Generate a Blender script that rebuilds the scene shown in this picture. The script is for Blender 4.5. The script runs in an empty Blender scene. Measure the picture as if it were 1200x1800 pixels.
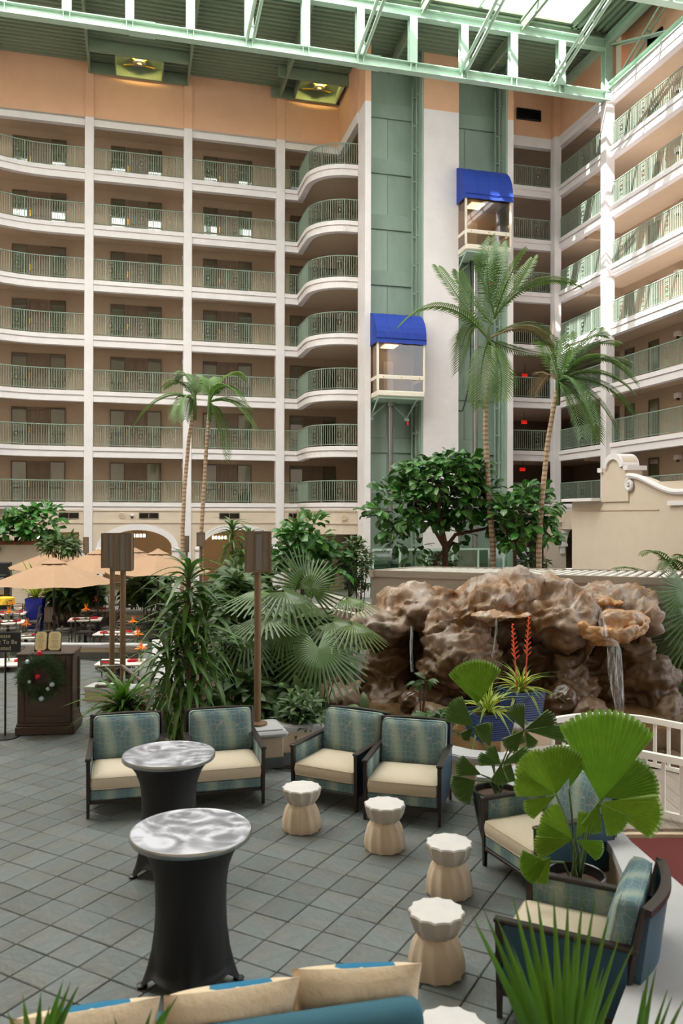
import bpy, math, random
from math import sin, cos, pi, radians, sqrt, atan2
from mathutils import Vector, Matrix, noise
SC = bpy.context.scene
COL = SC.collection
random.seed(7)
# ---------------- camera ----------------
F = 1430.0; PITCH = radians(.27); ROLL = radians(.13); H = 3.25; YA = radians(14.4)
cam = bpy.data.cameras.new('camera'); cam_o = bpy.data.objects.new('camera', cam); COL.objects.link(cam_o)
cam.sensor_fit = 'VERTICAL'; cam.sensor_height = 36; cam.lens = 36 * F / 1800; cam.clip_end = 300
FW = Vector((0, cos(PITCH), sin(PITCH))); U0 = Vector((0, -sin(PITCH), cos(PITCH))); R0 = Vector((1, 0, 0))
RV = R0 * cos(ROLL) + U0 * sin(ROLL); UV = -R0 * sin(ROLL) + U0 * cos(ROLL); CP = Vector((0, 0, H))
cam_o.matrix_world = Matrix(((RV.x, UV.x, -FW.x, 0), (RV.y, UV.y, -FW.y, 0), (RV.z, UV.z, -FW.z, H), (0, 0, 0, 1)))
cam.dof.use_dof = True; cam.dof.focus_distance = 20.0; cam.dof.aperture_fstop = 2.6
SC.camera = cam_o
# ---------------- sky, sun, exposure ----------------
wd = bpy.data.worlds.new('sky'); SC.world = wd; wd.use_nodes = True
wn = wd.node_tree.nodes; bg = wn['Background']
bg.inputs[0].default_value = (.93, .97, 1.0, 1); bg.inputs[1].default_value = 1.75
A_ = Vector((cos(YA), sin(YA), 0)); B_ = Vector((-sin(YA), cos(YA), 0))
sun = bpy.data.lights.new('sun', 'SUN'); sun.energy = 20.0; sun.angle = radians(.6); sun.color = (1, .95, .86)
sun_o = bpy.data.objects.new('sun', sun); COL.objects.link(sun_o)
sd = (A_ * .58 + B_ * .33 - Vector((0, 0, .75))).normalized()
sun_o.rotation_euler = sd.to_track_quat('-Z', 'Y').to_euler()
SC.view_settings.view_transform = 'Standard'; SC.view_settings.look = 'None'
SC.view_settings.exposure = 0.5; SC.view_settings.gamma = 1.0; SC.view_settings.use_curve_mapping = False
try:
    SC.cycles.use_denoising = True; SC.cycles.max_bounces = 8; SC.cycles.diffuse_bounces = 5
    SC.cycles.transparent_max_bounces = 16; SC.cycles.sample_clamp_indirect = 6
except Exception: pass

# ---------------- measuring helpers (all return world points) ----------------
def ray(x, y): return RV * ((x - 600) / F) - UV * ((y - 900) / F) + FW
def gz(x, y, z=0.0):
    d = ray(x, y); return CP + d * ((z - H) / d.z)
def at(x, y, Y):
    d = ray(x, y); return CP + d * (Y / d.y)
P0 = at(155.5, 900, 40.0); P0.z = 0
def w(s, t, z=0.0): return P0 + A_ * s + B_ * t + Vector((0, 0, z))
def ont(x, y, t):
    d = ray(x, y); k = (t - (CP - P0).dot(B_)) / d.dot(B_); p = CP + d * k; return (p - P0).dot(A_), p.z
def ons(x, y, s):
    d = ray(x, y); k = (s - (CP - P0).dot(A_)) / d.dot(A_); p = CP + d * k; return (p - P0).dot(B_), p.z
FM = Matrix.Translation(P0) @ Matrix.Rotation(YA, 4, 'Z')     # facade frame: x along the back wall, y into it

# ---------------- materials ----------------
def lin(c):
    def f(v):
        v /= 255.0
        return v / 12.92 if v <= .04045 else ((v + .055) / 1.055) ** 2.4
    return (f(c[0]), f(c[1]), f(c[2]), 1)
class NT:
    def __init__(s, m): s.t = m.node_tree; s.n = s.t.nodes
    def new(s, t, **k):
        n = s.n.new(t)
        for a, v in k.items():
            if a in n.inputs: n.inputs[a].default_value = v
            else: setattr(n, a, v)
        return n
    def l(s, a, b): s.t.links.new(a, b)
def mat(name, col, rough=.6, metal=0, var=.12, vs=3.0, bump=0, bs=60, rnd=0, spec=.5, stretch=None, col2=None, c2s=2.0, c2w=.15, trans=0, emit=None, es=1, coat=0):
    m = bpy.data.materials.new(name); m.use_nodes = True; T = NT(m); p = T.n['Principled BSDF']
    p.inputs['Roughness'].default_value = rough; p.inputs['Metallic'].default_value = metal
    p.inputs['Specular IOR Level'].default_value = spec
    if coat: p.inputs['Coat Weight'].default_value = coat; p.inputs['Coat Roughness'].default_value = .15
    tc = T.new('ShaderNodeTexCoord'); src = tc.outputs['Object']
    if stretch:
        mp = T.new('ShaderNodeMapping'); mp.inputs['Scale'].default_value = stretch; T.l(src, mp.inputs['Vector']); src = mp.outputs[0]
    c = T.new('ShaderNodeRGB'); c.outputs[0].default_value = lin(col); out = c.outputs[0]
    if col2:
        n2 = T.new('ShaderNodeTexNoise', Scale=c2s, Detail=5.0); T.l(src, n2.inputs['Vector'])
        mr = T.new('ShaderNodeMapRange'); mr.inputs[1].default_value = .5 - c2w; mr.inputs[2].default_value = .5 + c2w; T.l(n2.outputs['Fac'], mr.inputs[0])
        mx = T.new('ShaderNodeMix', data_type='RGBA'); T.l(mr.outputs[0], mx.inputs[0]); T.l(out, mx.inputs[6]); mx.inputs[7].default_value = lin(col2); out = mx.outputs[2]
    if var or rnd:
        hs = T.new('ShaderNodeHueSaturation'); T.l(out, hs.inputs['Color']); val = None
        if var:
            n = T.new('ShaderNodeTexNoise', Scale=vs, Detail=6.0, Roughness=.65); T.l(src, n.inputs['Vector'])
            mr = T.new('ShaderNodeMapRange'); mr.inputs[1].default_value = .25; mr.inputs[2].default_value = .75; mr.inputs[3].default_value = 1 - var; mr.inputs[4].default_value = 1 + var
            T.l(n.outputs['Fac'], mr.inputs[0]); val = mr.outputs[0]
        if rnd:
            oi = T.new('ShaderNodeObjectInfo'); mr2 = T.new('ShaderNodeMapRange'); mr2.inputs[3].default_value = 1 - rnd; mr2.inputs[4].default_value = 1 + rnd; T.l(oi.outputs['Random'], mr2.inputs[0])
            if val is None: val = mr2.outputs[0]
            else:
                mm = T.new('ShaderNodeMath', operation='MULTIPLY'); T.l(val, mm.inputs[0]); T.l(mr2.outputs[0], mm.inputs[1]); val = mm.outputs[0]
            m3 = T.new('ShaderNodeMapRange'); m3.inputs[3].default_value = .5 - rnd * .06; m3.inputs[4].default_value = .5 + rnd * .06
            mu = T.new('ShaderNodeMath', operation='MULTIPLY'); mu.inputs[1].default_value = 7.3; T.l(oi.outputs['Random'], mu.inputs[0])
            fr = T.new('ShaderNodeMath', operation='FRACT'); T.l(mu.outputs[0], fr.inputs[0]); T.l(fr.outputs[0], m3.inputs[0]); T.l(m3.outputs[0], hs.inputs['Hue'])
        T.l(val, hs.inputs['Value']); out = hs.outputs[0]
    T.l(out, p.inputs['Base Color'])
    if bump:
        nb = T.new('ShaderNodeTexNoise', Scale=bs, Detail=4.0); T.l(src, nb.inputs['Vector'])
        bp = T.new('ShaderNodeBump', Strength=bump, Distance=.02); T.l(nb.outputs['Fac'], bp.inputs['Height']); T.l(bp.outputs[0], p.inputs['Normal'])
    if emit: p.inputs['Emission Color'].default_value = lin(emit); p.inputs['Emission Strength'].default_value = es
    if trans:
        tr = T.new('ShaderNodeBsdfTranslucent'); T.l(out, tr.inputs[0]); ms = T.new('ShaderNodeMixShader'); ms.inputs[0].default_value = trans
        o = T.n['Material Output']; T.l(p.outputs[0], ms.inputs[1]); T.l(tr.outputs[0], ms.inputs[2]); T.l(ms.outputs[0], o.inputs[0])
    m['T'] = 0
    return m
def glass(name, tint=(235, 240, 238), refl=.25, rough=.03):
    m = bpy.data.materials.new(name); m.use_nodes = True; T = NT(m); T.n.remove(T.n['Principled BSDF'])
    tr = T.new('ShaderNodeBsdfTransparent'); tr.inputs[0].default_value = lin(tint)
    g = T.new('ShaderNodeBsdfGlossy'); g.inputs['Roughness'].default_value = rough
    fr = T.new('ShaderNodeFresnel', IOR=1.45); a0 = T.new('ShaderNodeMath', operation='ADD'); a0.inputs[1].default_value = refl; T.l(fr.outputs[0], a0.inputs[0])
    ge = T.new('ShaderNodeNewGeometry'); iv = T.new('ShaderNodeMath', operation='SUBTRACT'); iv.inputs[0].default_value = 1; T.l(ge.outputs['Backfacing'], iv.inputs[1]); ad = T.new('ShaderNodeMath', operation='MULTIPLY'); T.l(a0.outputs[0], ad.inputs[0]); T.l(iv.outputs[0], ad.inputs[1])   # one reflection per pane, on its outer face
    ms = T.new('ShaderNodeMixShader'); T.l(ad.outputs[0], ms.inputs[0]); T.l(tr.outputs[0], ms.inputs[1]); T.l(g.outputs[0], ms.inputs[2]); T.l(ms.outputs[0], T.n['Material Output'].inputs[0])
    return m
def frosted(name, tint):
    m = bpy.data.materials.new(name); m.use_nodes = True; T = NT(m); T.n.remove(T.n['Principled BSDF'])
    tr = T.new('ShaderNodeBsdfTranslucent'); tr.inputs[0].default_value = lin(tint); T.l(tr.outputs[0], T.n['Material Output'].inputs[0]); return m

X = {}
X['white'] = mat('stucco_white', (230, 222, 223), .85, var=.05, vs=1.5, bump=.25, bs=40)
X['peach'] = mat('stucco_peach', (226, 176, 144), .9, var=.06, vs=1.2, bump=.3, bs=40)
X['tan'] = mat('stucco_tan', (184, 162, 138), .9, var=.05, vs=1.2, bump=.2, bs=40)
X['beige'] = mat('stucco_beige', (212, 194, 176), .9, var=.05, vs=1.2, bump=.3, bs=30)
X['soffit'] = mat('soffit_bounce_tan', (200, 176, 150), .9, var=.04)  # tan carries the warm bounce light on the white balcony undersides
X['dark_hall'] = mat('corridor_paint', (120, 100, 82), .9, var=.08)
X['green'] = mat('green_steel', (176, 200, 182), .45, var=.06, vs=4)
X['rail'] = mat('sage_rail_paint', (136, 152, 136), .5, var=.05)
X['deck'] = mat('green_deck', (128, 142, 120), .55, var=.06)
X['shaft'] = mat('shaft_green', (146, 164, 150), .6, var=.14, vs=1.2, stretch=(1, 1, .3))
X['shaft2'] = mat('shaft_green_pale', (156, 174, 160), .6, var=.12, vs=1.2, stretch=(1, 1, .3))
X['door'] = mat('door_wood', (124, 104, 84), .5, var=.1, vs=3, stretch=(6, 6, .6))
X['frame'] = mat('door_frame', (112, 92, 72), .5, var=.05)
X['curtain'] = mat('curtain_cloth', (176, 200, 188), .8, var=.08, trans=.2)
X['glass'] = glass('window_glass', (225, 232, 228), .18)
X['cabglass'] = glass('elevator_glass', (215, 205, 195), .10)
X['black'] = mat('black_paint', (26, 25, 25), .4, var=.05)
X['brass'] = mat('brass', (226, 176, 70), .35, .7, var=.05)
X['grille'] = mat('grille_grey', (120, 112, 104), .6, var=.05)
X['steel'] = mat('steel', (160, 160, 158), .3, .9, var=.08)
X['blue_awning'] = mat('blue_awning', (30, 62, 160), .7, var=.08, vs=4, bump=.15, bs=200)
X['cream_metal'] = mat('cream_metal', (232, 222, 206), .4, var=.03)
X['red_led'] = mat('exit_red', (255, 60, 40), .5, var=0, emit=(255, 40, 25), es=.5)
X['lamp'] = mat('lamp_glow', (255, 240, 215), .5, var=0, emit=(255, 225, 170), es=5)
X['wicker'] = mat('lantern_mesh', (132, 112, 92), .6, var=.25, vs=40, stretch=(1, 1, 3), bump=.5, bs=120)
X['pole'] = mat('pole_bronze', (120, 92, 62), .5, var=.08)
X['coping'] = mat('coping_white', (182, 179, 180), .55, var=.06, vs=3)
X['planter_wall'] = mat('planter_wall_beige', (198, 176, 150), .85, var=.06, bump=.2, bs=40)
X['darkbase'] = mat('slate_base', (92, 94, 90), .6, var=.12)
X['dwood'] = mat('dark_wood', (40, 28, 24), .38, var=.15, vs=6, stretch=(3, 3, .6))
X['podwood'] = mat('podium_wood', (70, 50, 38), .45, var=.18, vs=8, stretch=(5, 5, .5))
X['cream_cush'] = mat('cream_cushion', (206, 190, 168), .9, var=.05, vs=30, bump=.35, bs=300)
X['navy'] = mat('navy_leather', (30, 66, 86), .45, var=.1, vs=4)
X['sofa'] = mat('sofa_teal', (52, 104, 122), .8, var=.12, vs=60, stretch=(1, 8, 8), bump=.4, bs=200)
X['spandex'] = mat('black_spandex', (17, 16, 18), .7, var=.06, bump=.1, bs=400)
X['stool'] = mat('stool_tan', (206, 184, 160), .8, var=.07, vs=6)
X['stool_bowl'] = mat('stool_bowl', (188, 178, 168), .75, var=.06, vs=6)
X['stool_top'] = mat('stool_top', (220, 212, 208), .4, var=.06, vs=8, col2=(212, 205, 206), c2s=6)
X['soil'] = mat('soil', (72, 48, 34), .95, var=.3, vs=40, bump=.8, bs=60)
X['potblack'] = mat('black_glazed_pot', (30, 27, 28), .2, var=.05)
X['potblue'] = mat('blue_glazed_pot', (38, 60, 112), .25, var=.25, vs=6)
X['potblue2'] = mat('blue_glazed_planter', (34, 46, 160), .25, var=.3, vs=3)
X['terra'] = mat('terracotta', (136, 70, 48), .7, var=.1)
X['umb'] = mat('umbrella_canvas', (172, 138, 110), .85, var=.04, trans=.08)
X['tabletop'] = mat('white_table_top', (226, 214, 206), .5, var=.03)
X['iron'] = mat('grey_iron', (112, 100, 90), .5, .3, var=.08)
X['seatpad'] = mat('grey_seat_pad', (96, 92, 92), .8, var=.06)
X['napkin'] = mat('red_napkin', (206, 24, 48), .8, var=.1)
X['orange_fl'] = mat('orange_petals', (255, 150, 20), .6, var=.15, vs=30, rnd=.15, trans=.2)
X['clear'] = glass('vase_glass', (225, 235, 225), .1)
X['red_fl'] = mat('red_spike', (224, 84, 44), .6, var=.2, vs=20)
X['carpet'] = mat('red_carpet', (96, 30, 24), .95, var=.15, vs=30, bump=.4, bs=200)
X['plank'] = mat('grey_plank', (150, 136, 124), .8, var=.18, vs=4, stretch=(6, .6, 1), rnd=.08)
X['greybox'] = mat('plant_enclosure_grey', (160, 148, 136), .7, var=.05)
X['slatwhite'] = mat('louvre_white', (214, 208, 198), .5, var=.03)
X['trunk'] = mat('palm_trunk', (190, 162, 138), .85, var=.25, vs=6, stretch=(1, 1, 8), bump=.5, bs=30)
X['bark'] = mat('brown_bark', (88, 60, 44), .9, var=.2, vs=12, bump=.5, bs=30)
X['stem'] = mat('green_stem', (74, 96, 44), .6, var=.15)
X['leaf_fig'] = mat('fig_leaf', (58, 108, 38), .35, var=.25, vs=8, rnd=.35, trans=.18)
X['leaf_palm'] = mat('palm_leaf', (78, 110, 34), .4, var=.2, vs=2.5, rnd=.22, trans=.25)
X['leaf_palm2'] = mat('palm_leaf_blue', (104, 132, 80), .4, var=.2, vs=2.5, rnd=.2, trans=.2)
X['leaf_dead'] = mat('palm_leaf_dry', (140, 116, 84), .7, var=.3, vs=2, trans=.2)
X['leaf_drac'] = mat('dracaena_leaf', (68, 102, 34), .4, var=.25, vs=6, rnd=.3, trans=.2)
X['leaf_fan'] = mat('fan_leaf', (116, 152, 44), .38, var=.16, vs=6, rnd=.2, trans=.3)
X['leaf_fan2'] = mat('fan_leaf_dark', (78, 102, 44), .4, var=.25, vs=6, rnd=.25, trans=.2)
X['leaf_brom'] = mat('bromeliad_leaf', (206, 208, 74), .4, var=.1, vs=20, rnd=.12, trans=.25)
X['leaf_grass'] = mat('blade_leaf', (80, 118, 36), .4, var=.15, vs=6, rnd=.2, trans=.3)
X['leaf_bush'] = mat('shrub_leaf', (66, 92, 40), .5, var=.3, vs=6, rnd=.35, trans=.2)
X['berry'] = mat('green_seed_pod', (120, 160, 70), .5, var=.1)
X['needle'] = mat('wreath_needles', (76, 94, 58), .7, var=.35, vs=25)
X['bauble_r'] = mat('red_bauble', (206, 24, 42), .25, .3, var=.05)
X['bauble_s'] = mat('silver_bauble', (190, 206, 216), .25, .5, var=.05)
X['paper'] = mat('menu_paper', (236, 216, 168), .8, var=.04)
X['yellow'] = mat('yellow_cloth', (246, 196, 60), .8, var=.06)
X['painting'] = mat('painting_dark', (70, 110, 104), .5, var=.4, vs=3)
X['waterfall'] = None

def rib(key, half, col, f=1.0):                               # a leaf's midrib or coloured margin, measured across the leaf itself
    m = X[key]; T = NT(m); p = T.n['Principled BSDF']; base = p.inputs['Base Color'].links[0].from_socket
    tc = T.new('ShaderNodeTexCoord'); sep = T.new('ShaderNodeSeparateXYZ'); T.l(tc.outputs['Object'], sep.inputs[0]); ab = T.new('ShaderNodeMath', operation='ABSOLUTE'); T.l(sep.outputs['X'], ab.inputs[0])
    mr = T.new('ShaderNodeMapRange'); mr.inputs[1].default_value = half * .7; mr.inputs[2].default_value = half * 1.3; mr.inputs[3].default_value = f; mr.inputs[4].default_value = 0; T.l(ab.outputs[0], mr.inputs[0])
    mx = T.new('ShaderNodeMix', data_type='RGBA'); T.l(mr.outputs[0], mx.inputs[0]); T.l(base, mx.inputs[6]); mx.inputs[7].default_value = lin(col); T.l(mx.outputs[2], p.inputs['Base Color'])
    for l in list(T.t.links):
        if l.to_node.type == 'BSDF_TRANSLUCENT' and l.from_socket == base: T.l(mx.outputs[2], l.to_socket)
rib('leaf_fig', .006, (150, 176, 110), .8); rib('leaf_brom', .009, (96, 134, 52)); rib('leaf_drac', .005, (120, 150, 80), .6)

def ringed(key, freq, col):                                   # leaf-scar rings up a palm trunk
    m = X[key]; T = NT(m); p = T.n['Principled BSDF']; base = p.inputs['Base Color'].links[0].from_socket
    tc = T.new('ShaderNodeTexCoord'); wv = T.new('ShaderNodeTexWave', wave_type='BANDS', bands_direction='Z', Scale=freq, Distortion=1.2, Detail=2.0); wv.inputs['Detail Scale'].default_value = 1.5
    T.l(tc.outputs['Object'], wv.inputs['Vector']); mr = T.new('ShaderNodeMapRange'); mr.inputs[1].default_value = .55; mr.inputs[2].default_value = .85; T.l(wv.outputs['Fac'], mr.inputs[0])
    mx = T.new('ShaderNodeMix', data_type='RGBA'); T.l(mr.outputs[0], mx.inputs[0]); T.l(base, mx.inputs[6]); mx.inputs[7].default_value = lin(col); T.l(mx.outputs[2], p.inputs['Base Color'])
ringed('trunk', 2.4, (146, 116, 92))
# ---------------- geometry helpers ----------------
class MB:
    def __init__(s): s.v = []; s.f = []
    def add(s, vs, fs, M=None):
        o = len(s.v)
        s.v += [tuple(M @ Vector(v)) for v in vs] if M is not None else [tuple(v) for v in vs]
        s.f += [tuple(i + o for i in f) for f in fs]; return s
    def box(s, x0, x1, y0, y1, z0, z1, M=None):
        return s.add([(x0, y0, z0), (x1, y0, z0), (x1, y1, z0), (x0, y1, z0), (x0, y0, z1), (x1, y0, z1), (x1, y1, z1), (x0, y1, z1)],
                     [(0, 3, 2, 1), (4, 5, 6, 7), (0, 1, 5, 4), (1, 2, 6, 5), (2, 3, 7, 6), (3, 0, 4, 7)], M)
    def cbox(s, x0, x1, y0, y1, z0, z1, c=.01, M=None):        # box with chamfered edges
        vs = []; 
        for z, i in ((z0, c), (z0 + c, 0), (z1 - c, 0), (z1, c)):
            a, b, d, e = x0 + i, x1 - i, y0 + i, y1 - i
            k = c if i == 0 else 0
            vs += [(a + k, d, z), (b - k, d, z), (b, d + k, z), (b, e - k, z), (b - k, e, z), (a + k, e, z), (a, e - k, z), (a, d + k, z)]
        fs = [tuple(range(7, -1, -1)), tuple(range(24, 32))]
        for r in range(3):
            for k in range(8): fs.append((r * 8 + k, r * 8 + (k + 1) % 8, r * 8 + 8 + (k + 1) % 8, r * 8 + 8 + k))
        return s.add(vs, fs, M)
    def prism(s, poly, z0, z1, M=None):
        n = len(poly)
        return s.add([(x, y, z0) for x, y in poly] + [(x, y, z1) for x, y in poly],
                     [tuple(range(n - 1, -1, -1)), tuple(range(n, 2 * n))] + [(i, (i + 1) % n, n + (i + 1) % n, n + i) for i in range(n)], M)
    def tube(s, pts, r, n=6, closed=False, caps=True, M=None):
        pts = [Vector(p) for p in pts]; m = len(pts); vs = []; fs = []; up = None
        for i, p in enumerate(pts):
            d = (pts[(i + 1) % m] - pts[i - 1]) if closed else (pts[min(i + 1, m - 1)] - pts[max(i - 1, 0)])
            d.normalize()
            if up is None: up = Vector((0, 0, 1)) if abs(d.z) < .9 else Vector((1, 0, 0))
            x = up - d * up.dot(d)
            if x.length < 1e-6: x = d.orthogonal()
            x.normalize(); up = x; y = d.cross(x); rr = r[i] if isinstance(r, (list, tuple)) else r
            for k in range(n):
                a = 2 * pi * k / n; vs.append(p + (x * cos(a) + y * sin(a)) * rr)
        for i in range(m if closed else m - 1):
            j = (i + 1) % m
            for k in range(n): fs.append((i * n + k, i * n + (k + 1) % n, j * n + (k + 1) % n, j * n + k))
        if caps and not closed: fs += [tuple(range(n - 1, -1, -1)), tuple(range((m - 1) * n, m * n))]
        return s.add(vs, fs, M)
    def lathe(s, prof, n=24, lobe=None, c=(0, 0, 0), caps=True, M=None):
        vs = []; fs = []
        for i, (r, z) in enumerate(prof):
            for k in range(n):
                a = 2 * pi * k / n; q = r * (lobe(a, i) if lobe else 1); vs.append((c[0] + q * cos(a), c[1] + q * sin(a), c[2] + z))
        for i in range(len(prof) - 1):
            for k in range(n): fs.append((i * n + k, i * n + (k + 1) % n, (i + 1) * n + (k + 1) % n, (i + 1) * n + k))
        if caps: fs += [tuple(range(n - 1, -1, -1)), tuple(range((len(prof) - 1) * n, len(prof) * n))]
        return s.add(vs, fs, M)
    def ball(s, c, r, n=8, m=6, sz=1.0):
        return s.lathe([(max(.001, r * sin(pi * i / m)), -r * sz * cos(pi * i / m)) for i in range(m + 1)], n, None, c)
    def strip(s, path, a, b, z0, z1, closed=False):            # wall of constant section swept along a plan path
        def off(d):
            out = []; m = len(path)
            for i in range(m):
                p = Vector(path[i]); q0 = Vector(path[max(i - 1, 0)]); q1 = Vector(path[min(i + 1, m - 1)])
                d0 = (p - q0).normalized() if i > 0 else (q1 - p).normalized(); d1 = (q1 - p).normalized() if i < m - 1 else d0
                n0 = Vector((-d0.y, d0.x)); n1 = Vector((-d1.y, d1.x)); nn = (n0 + n1); nn = nn / max(.4, nn.dot(n0))
                out.append(p + nn * d)
            return out
        A, B = off(a), off(b); m = len(path); vs = []; fs = []
        for i in range(m): vs += [(A[i].x, A[i].y, z0), (B[i].x, B[i].y, z0), (B[i].x, B[i].y, z1), (A[i].x, A[i].y, z1)]
        for i in range(m - 1):
            for k in range(4): fs.append((i * 4 + k, i * 4 + 4 + k, i * 4 + 4 + (k + 1) % 4, i * 4 + (k + 1) % 4))
        fs += [(0, 1, 2, 3), ((m - 1) * 4 + 3, (m - 1) * 4 + 2, (m - 1) * 4 + 1, (m - 1) * 4)]
        return s.add(vs, fs)
    def mesh(s, name, m, smooth=False):
        me = bpy.data.meshes.new(name); me.from_pydata(s.v, [], s.f); me.update()
        if m is not None: me.materials.append(X[m] if isinstance(m, str) else m)
        if smooth:
            me.polygons.foreach_set('use_smooth', [True] * len(me.polygons))
            if smooth != 'all': 
                try: me.set_sharp_from_angle(angle=radians(40))
                except Exception: pass
        import bmesh
        bm = bmesh.new(); bm.from_mesh(me); bmesh.ops.recalc_face_normals(bm, faces=bm.faces); bm.to_mesh(me); bm.free()
        return me
    def build(s, name, m, parent=None, smooth=False, M=None, **k):
        return put(name, s.mesh(name, m, smooth), parent, M, **k)
def put(name, me, parent=None, M=None, label=None, cat=None, group=None, kind=None):
    o = bpy.data.objects.new(name, me); COL.objects.link(o)
    if parent is not None: o.parent = parent
    if M is not None: o.matrix_basis = M
    tag(o, label, cat, group, kind); return o
def tag(o, label=None, cat=None, group=None, kind=None):
    if label: o['label'] = label
    if cat: o['category'] = cat
    if group: o['group'] = group
    if kind: o['kind'] = kind
    return o
def thing(name, label, cat, M=None, group=None):
    o = bpy.data.objects.new(name, None); o.empty_display_size = .1; COL.objects.link(o)
    if M is not None: o.matrix_basis = M if isinstance(M, Matrix) else Matrix.Translation(M)
    return tag(o, label, cat, group)
def dup(o, M, label=None, group=None):
    c = o.copy(); COL.objects.link(c); c.matrix_basis = M
    if label: c['label'] = label
    if group: c['group'] = group
    for ch in o.children: dupc(ch, c)
    return c
def dupc(o, p):
    c = o.copy(); COL.objects.link(c); c.parent = p
    for ch in o.children: dupc(ch, c)
def TR(x, y, z, rz=0): return Matrix.Translation((x, y, z)) @ Matrix.Rotation(rz, 4, 'Z')
def FT(s, t, z, rz=0): return Matrix.Translation(w(s, t, z)) @ Matrix.Rotation(YA + rz, 4, 'Z')
def basis(p, d, up=Vector((0, 0, 1)), sc=1.0, roll=0):         # y axis along d, z axis near up
    y = Vector(d).normalized(); x = y.cross(up)
    if x.length < 1e-4: x = y.orthogonal()
    x.normalize(); z = x.cross(y); M = Matrix(((x.x, y.x, z.x, p[0]), (x.y, y.y, z.y, p[1]), (x.z, y.z, z.z, p[2]), (0, 0, 0, 1)))
    if roll: M = M @ Matrix.Rotation(roll, 4, 'Y')
    return M @ Matrix.Scale(sc, 4) if sc != 1 else M
def structure(name, mb, m, parent=None, M=None, smooth=False):
    return mb.build(name, m, parent, smooth, M, kind='structure' if parent is None else None)
# ================= SETTING =================
ZL = [3.89 + 2.735 * k for k in range(7)]; ZB0, ZB1, ZR = 22.45, 22.86, 25.6
WALLROT = Matrix.Rotation(pi / 2, 4, 'X')                       # (x, y, z) -> (x, -z, y): draws a wall outline in x/z
def wallpoly(poly, t0, t1): return MB().prism(poly, -t1, -t0, WALLROT)
# --- front edge paths of the balconies (s, t) ---
arcL = [(-1.9 - 5 * sin(a), -5 + 5 * cos(a)) for a in [radians(k * 8) for k in range(9, -1, -1)]]
pathA = [(-6.7, -6.0)] + arcL + [(10.45, 0.0), (10.45, -1.9)] + [(12.3 + 1.85 * cos(a), -1.9 + 1.85 * sin(a)) for a in [radians(180 + 11.25 * k) for k in range(1, 9)]] + [(12.66, -3.75)]
slabA = pathA + [(12.66, -3.5), (20.3, -3.5), (20.3, 1.95), (-12, 1.95), (-12, -6)]
pathC = [(20.25, -3.6), (23.2, -3.6)]; pathB = [(23.4, -3.7), (23.4, -22)]
slabB = [(20.25, -3.6), (23.4, -3.6), (23.4, -22), (29.0, -22), (29.0, 4), (20.25, 4)]
k0 = (ZL[0])
def slab_mesh(first):
    m = MB(); h = .35 if first else .515
    for poly in (slabA, slabB): m.prism(poly, -.22, -.02)
    for p in (pathA, pathC, pathB):
        m.strip(p, -.06, .02, -.2, 0); m.strip(p, 0, .3, -h, -.02)
    return m.mesh('slab', 'white')
me_slab, me_slab0 = slab_mesh(False), slab_mesh(True)
for i, z in enumerate(ZL):
    put('balcony_slab', me_slab if i else me_slab0, None, FM @ Matrix.Translation((0, 0, z)), kind='structure')
m = MB()
for poly in (slabA[:-2] + [(-12, 1.95), (-12, -6)], slabB): m.prism(poly, -.235, -.222)
me_sof = m.mesh('soffit', 'soffit')
for z in ZL: put('ceiling_balcony_bounce', me_sof, None, FM @ Matrix.Translation((0, 0, z)), kind='structure')  # thin skin under each slab, coloured for the warm bounce
# ceiling of the top gallery with its white edge beam
m = MB()
for poly in ([(-12, 0), (20.3, 0), (20.3, 1.95), (-12, 1.95)], [(12.66, -3.7), (20.3, -3.7), (20.3, 0), (12.66, 0)], slabB): m.prism(poly, ZB1 - .1, ZB1)
structure('ceiling_gallery', m, 'soffit', None, FM)
m = MB(); m.box(-12, 12.66, 0, .3, ZB0, ZB1); m.box(12.6, 12.9, -3.8, 0, ZB0 - .1, ZB1); m.strip(pathC, -.02, .3, ZB0 - .1, ZB1); m.strip(pathB, -.02, .3, ZB0 - .1, ZB1)
m.strip([(23.4, -3.9), (23.4, -8.4)], -.06, 0, ZB1 - .22, ZB1); m.strip([(23.4, -8.4), (23.4, -22)], -.06, 0, ZB1 - .22, ZB1 + .1)
structure('trim_1', m, 'white', None, FM)
# recess walls, corridor walls
structure('wall_back', MB().box(-12, 20.3, 1.9, 2.1, 3.6, ZB1), 'tan', None, FM)
m = MB(); m.box(25.6, 25.8, -22, -6.0, 3.6, ZB1)
for z in ZL: m.box(23.7, 25.7, -6.15, -5.9, z + 2.1, z + 2.52)
structure('wall_right', m, 'tan', None, FM)
structure('wall_corridor', MB().box(20.3, 29, 3.9, 4.1, 0, ZB1).box(28.8, 29, -22, 4, 0, ZB1).box(12.95, 20.3, -3.62, -3.5, 3.6, ZR).box(20.15, 20.3, -3.5, 1.9, 0, ZB1), 'dark_hall', None, FM)
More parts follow.
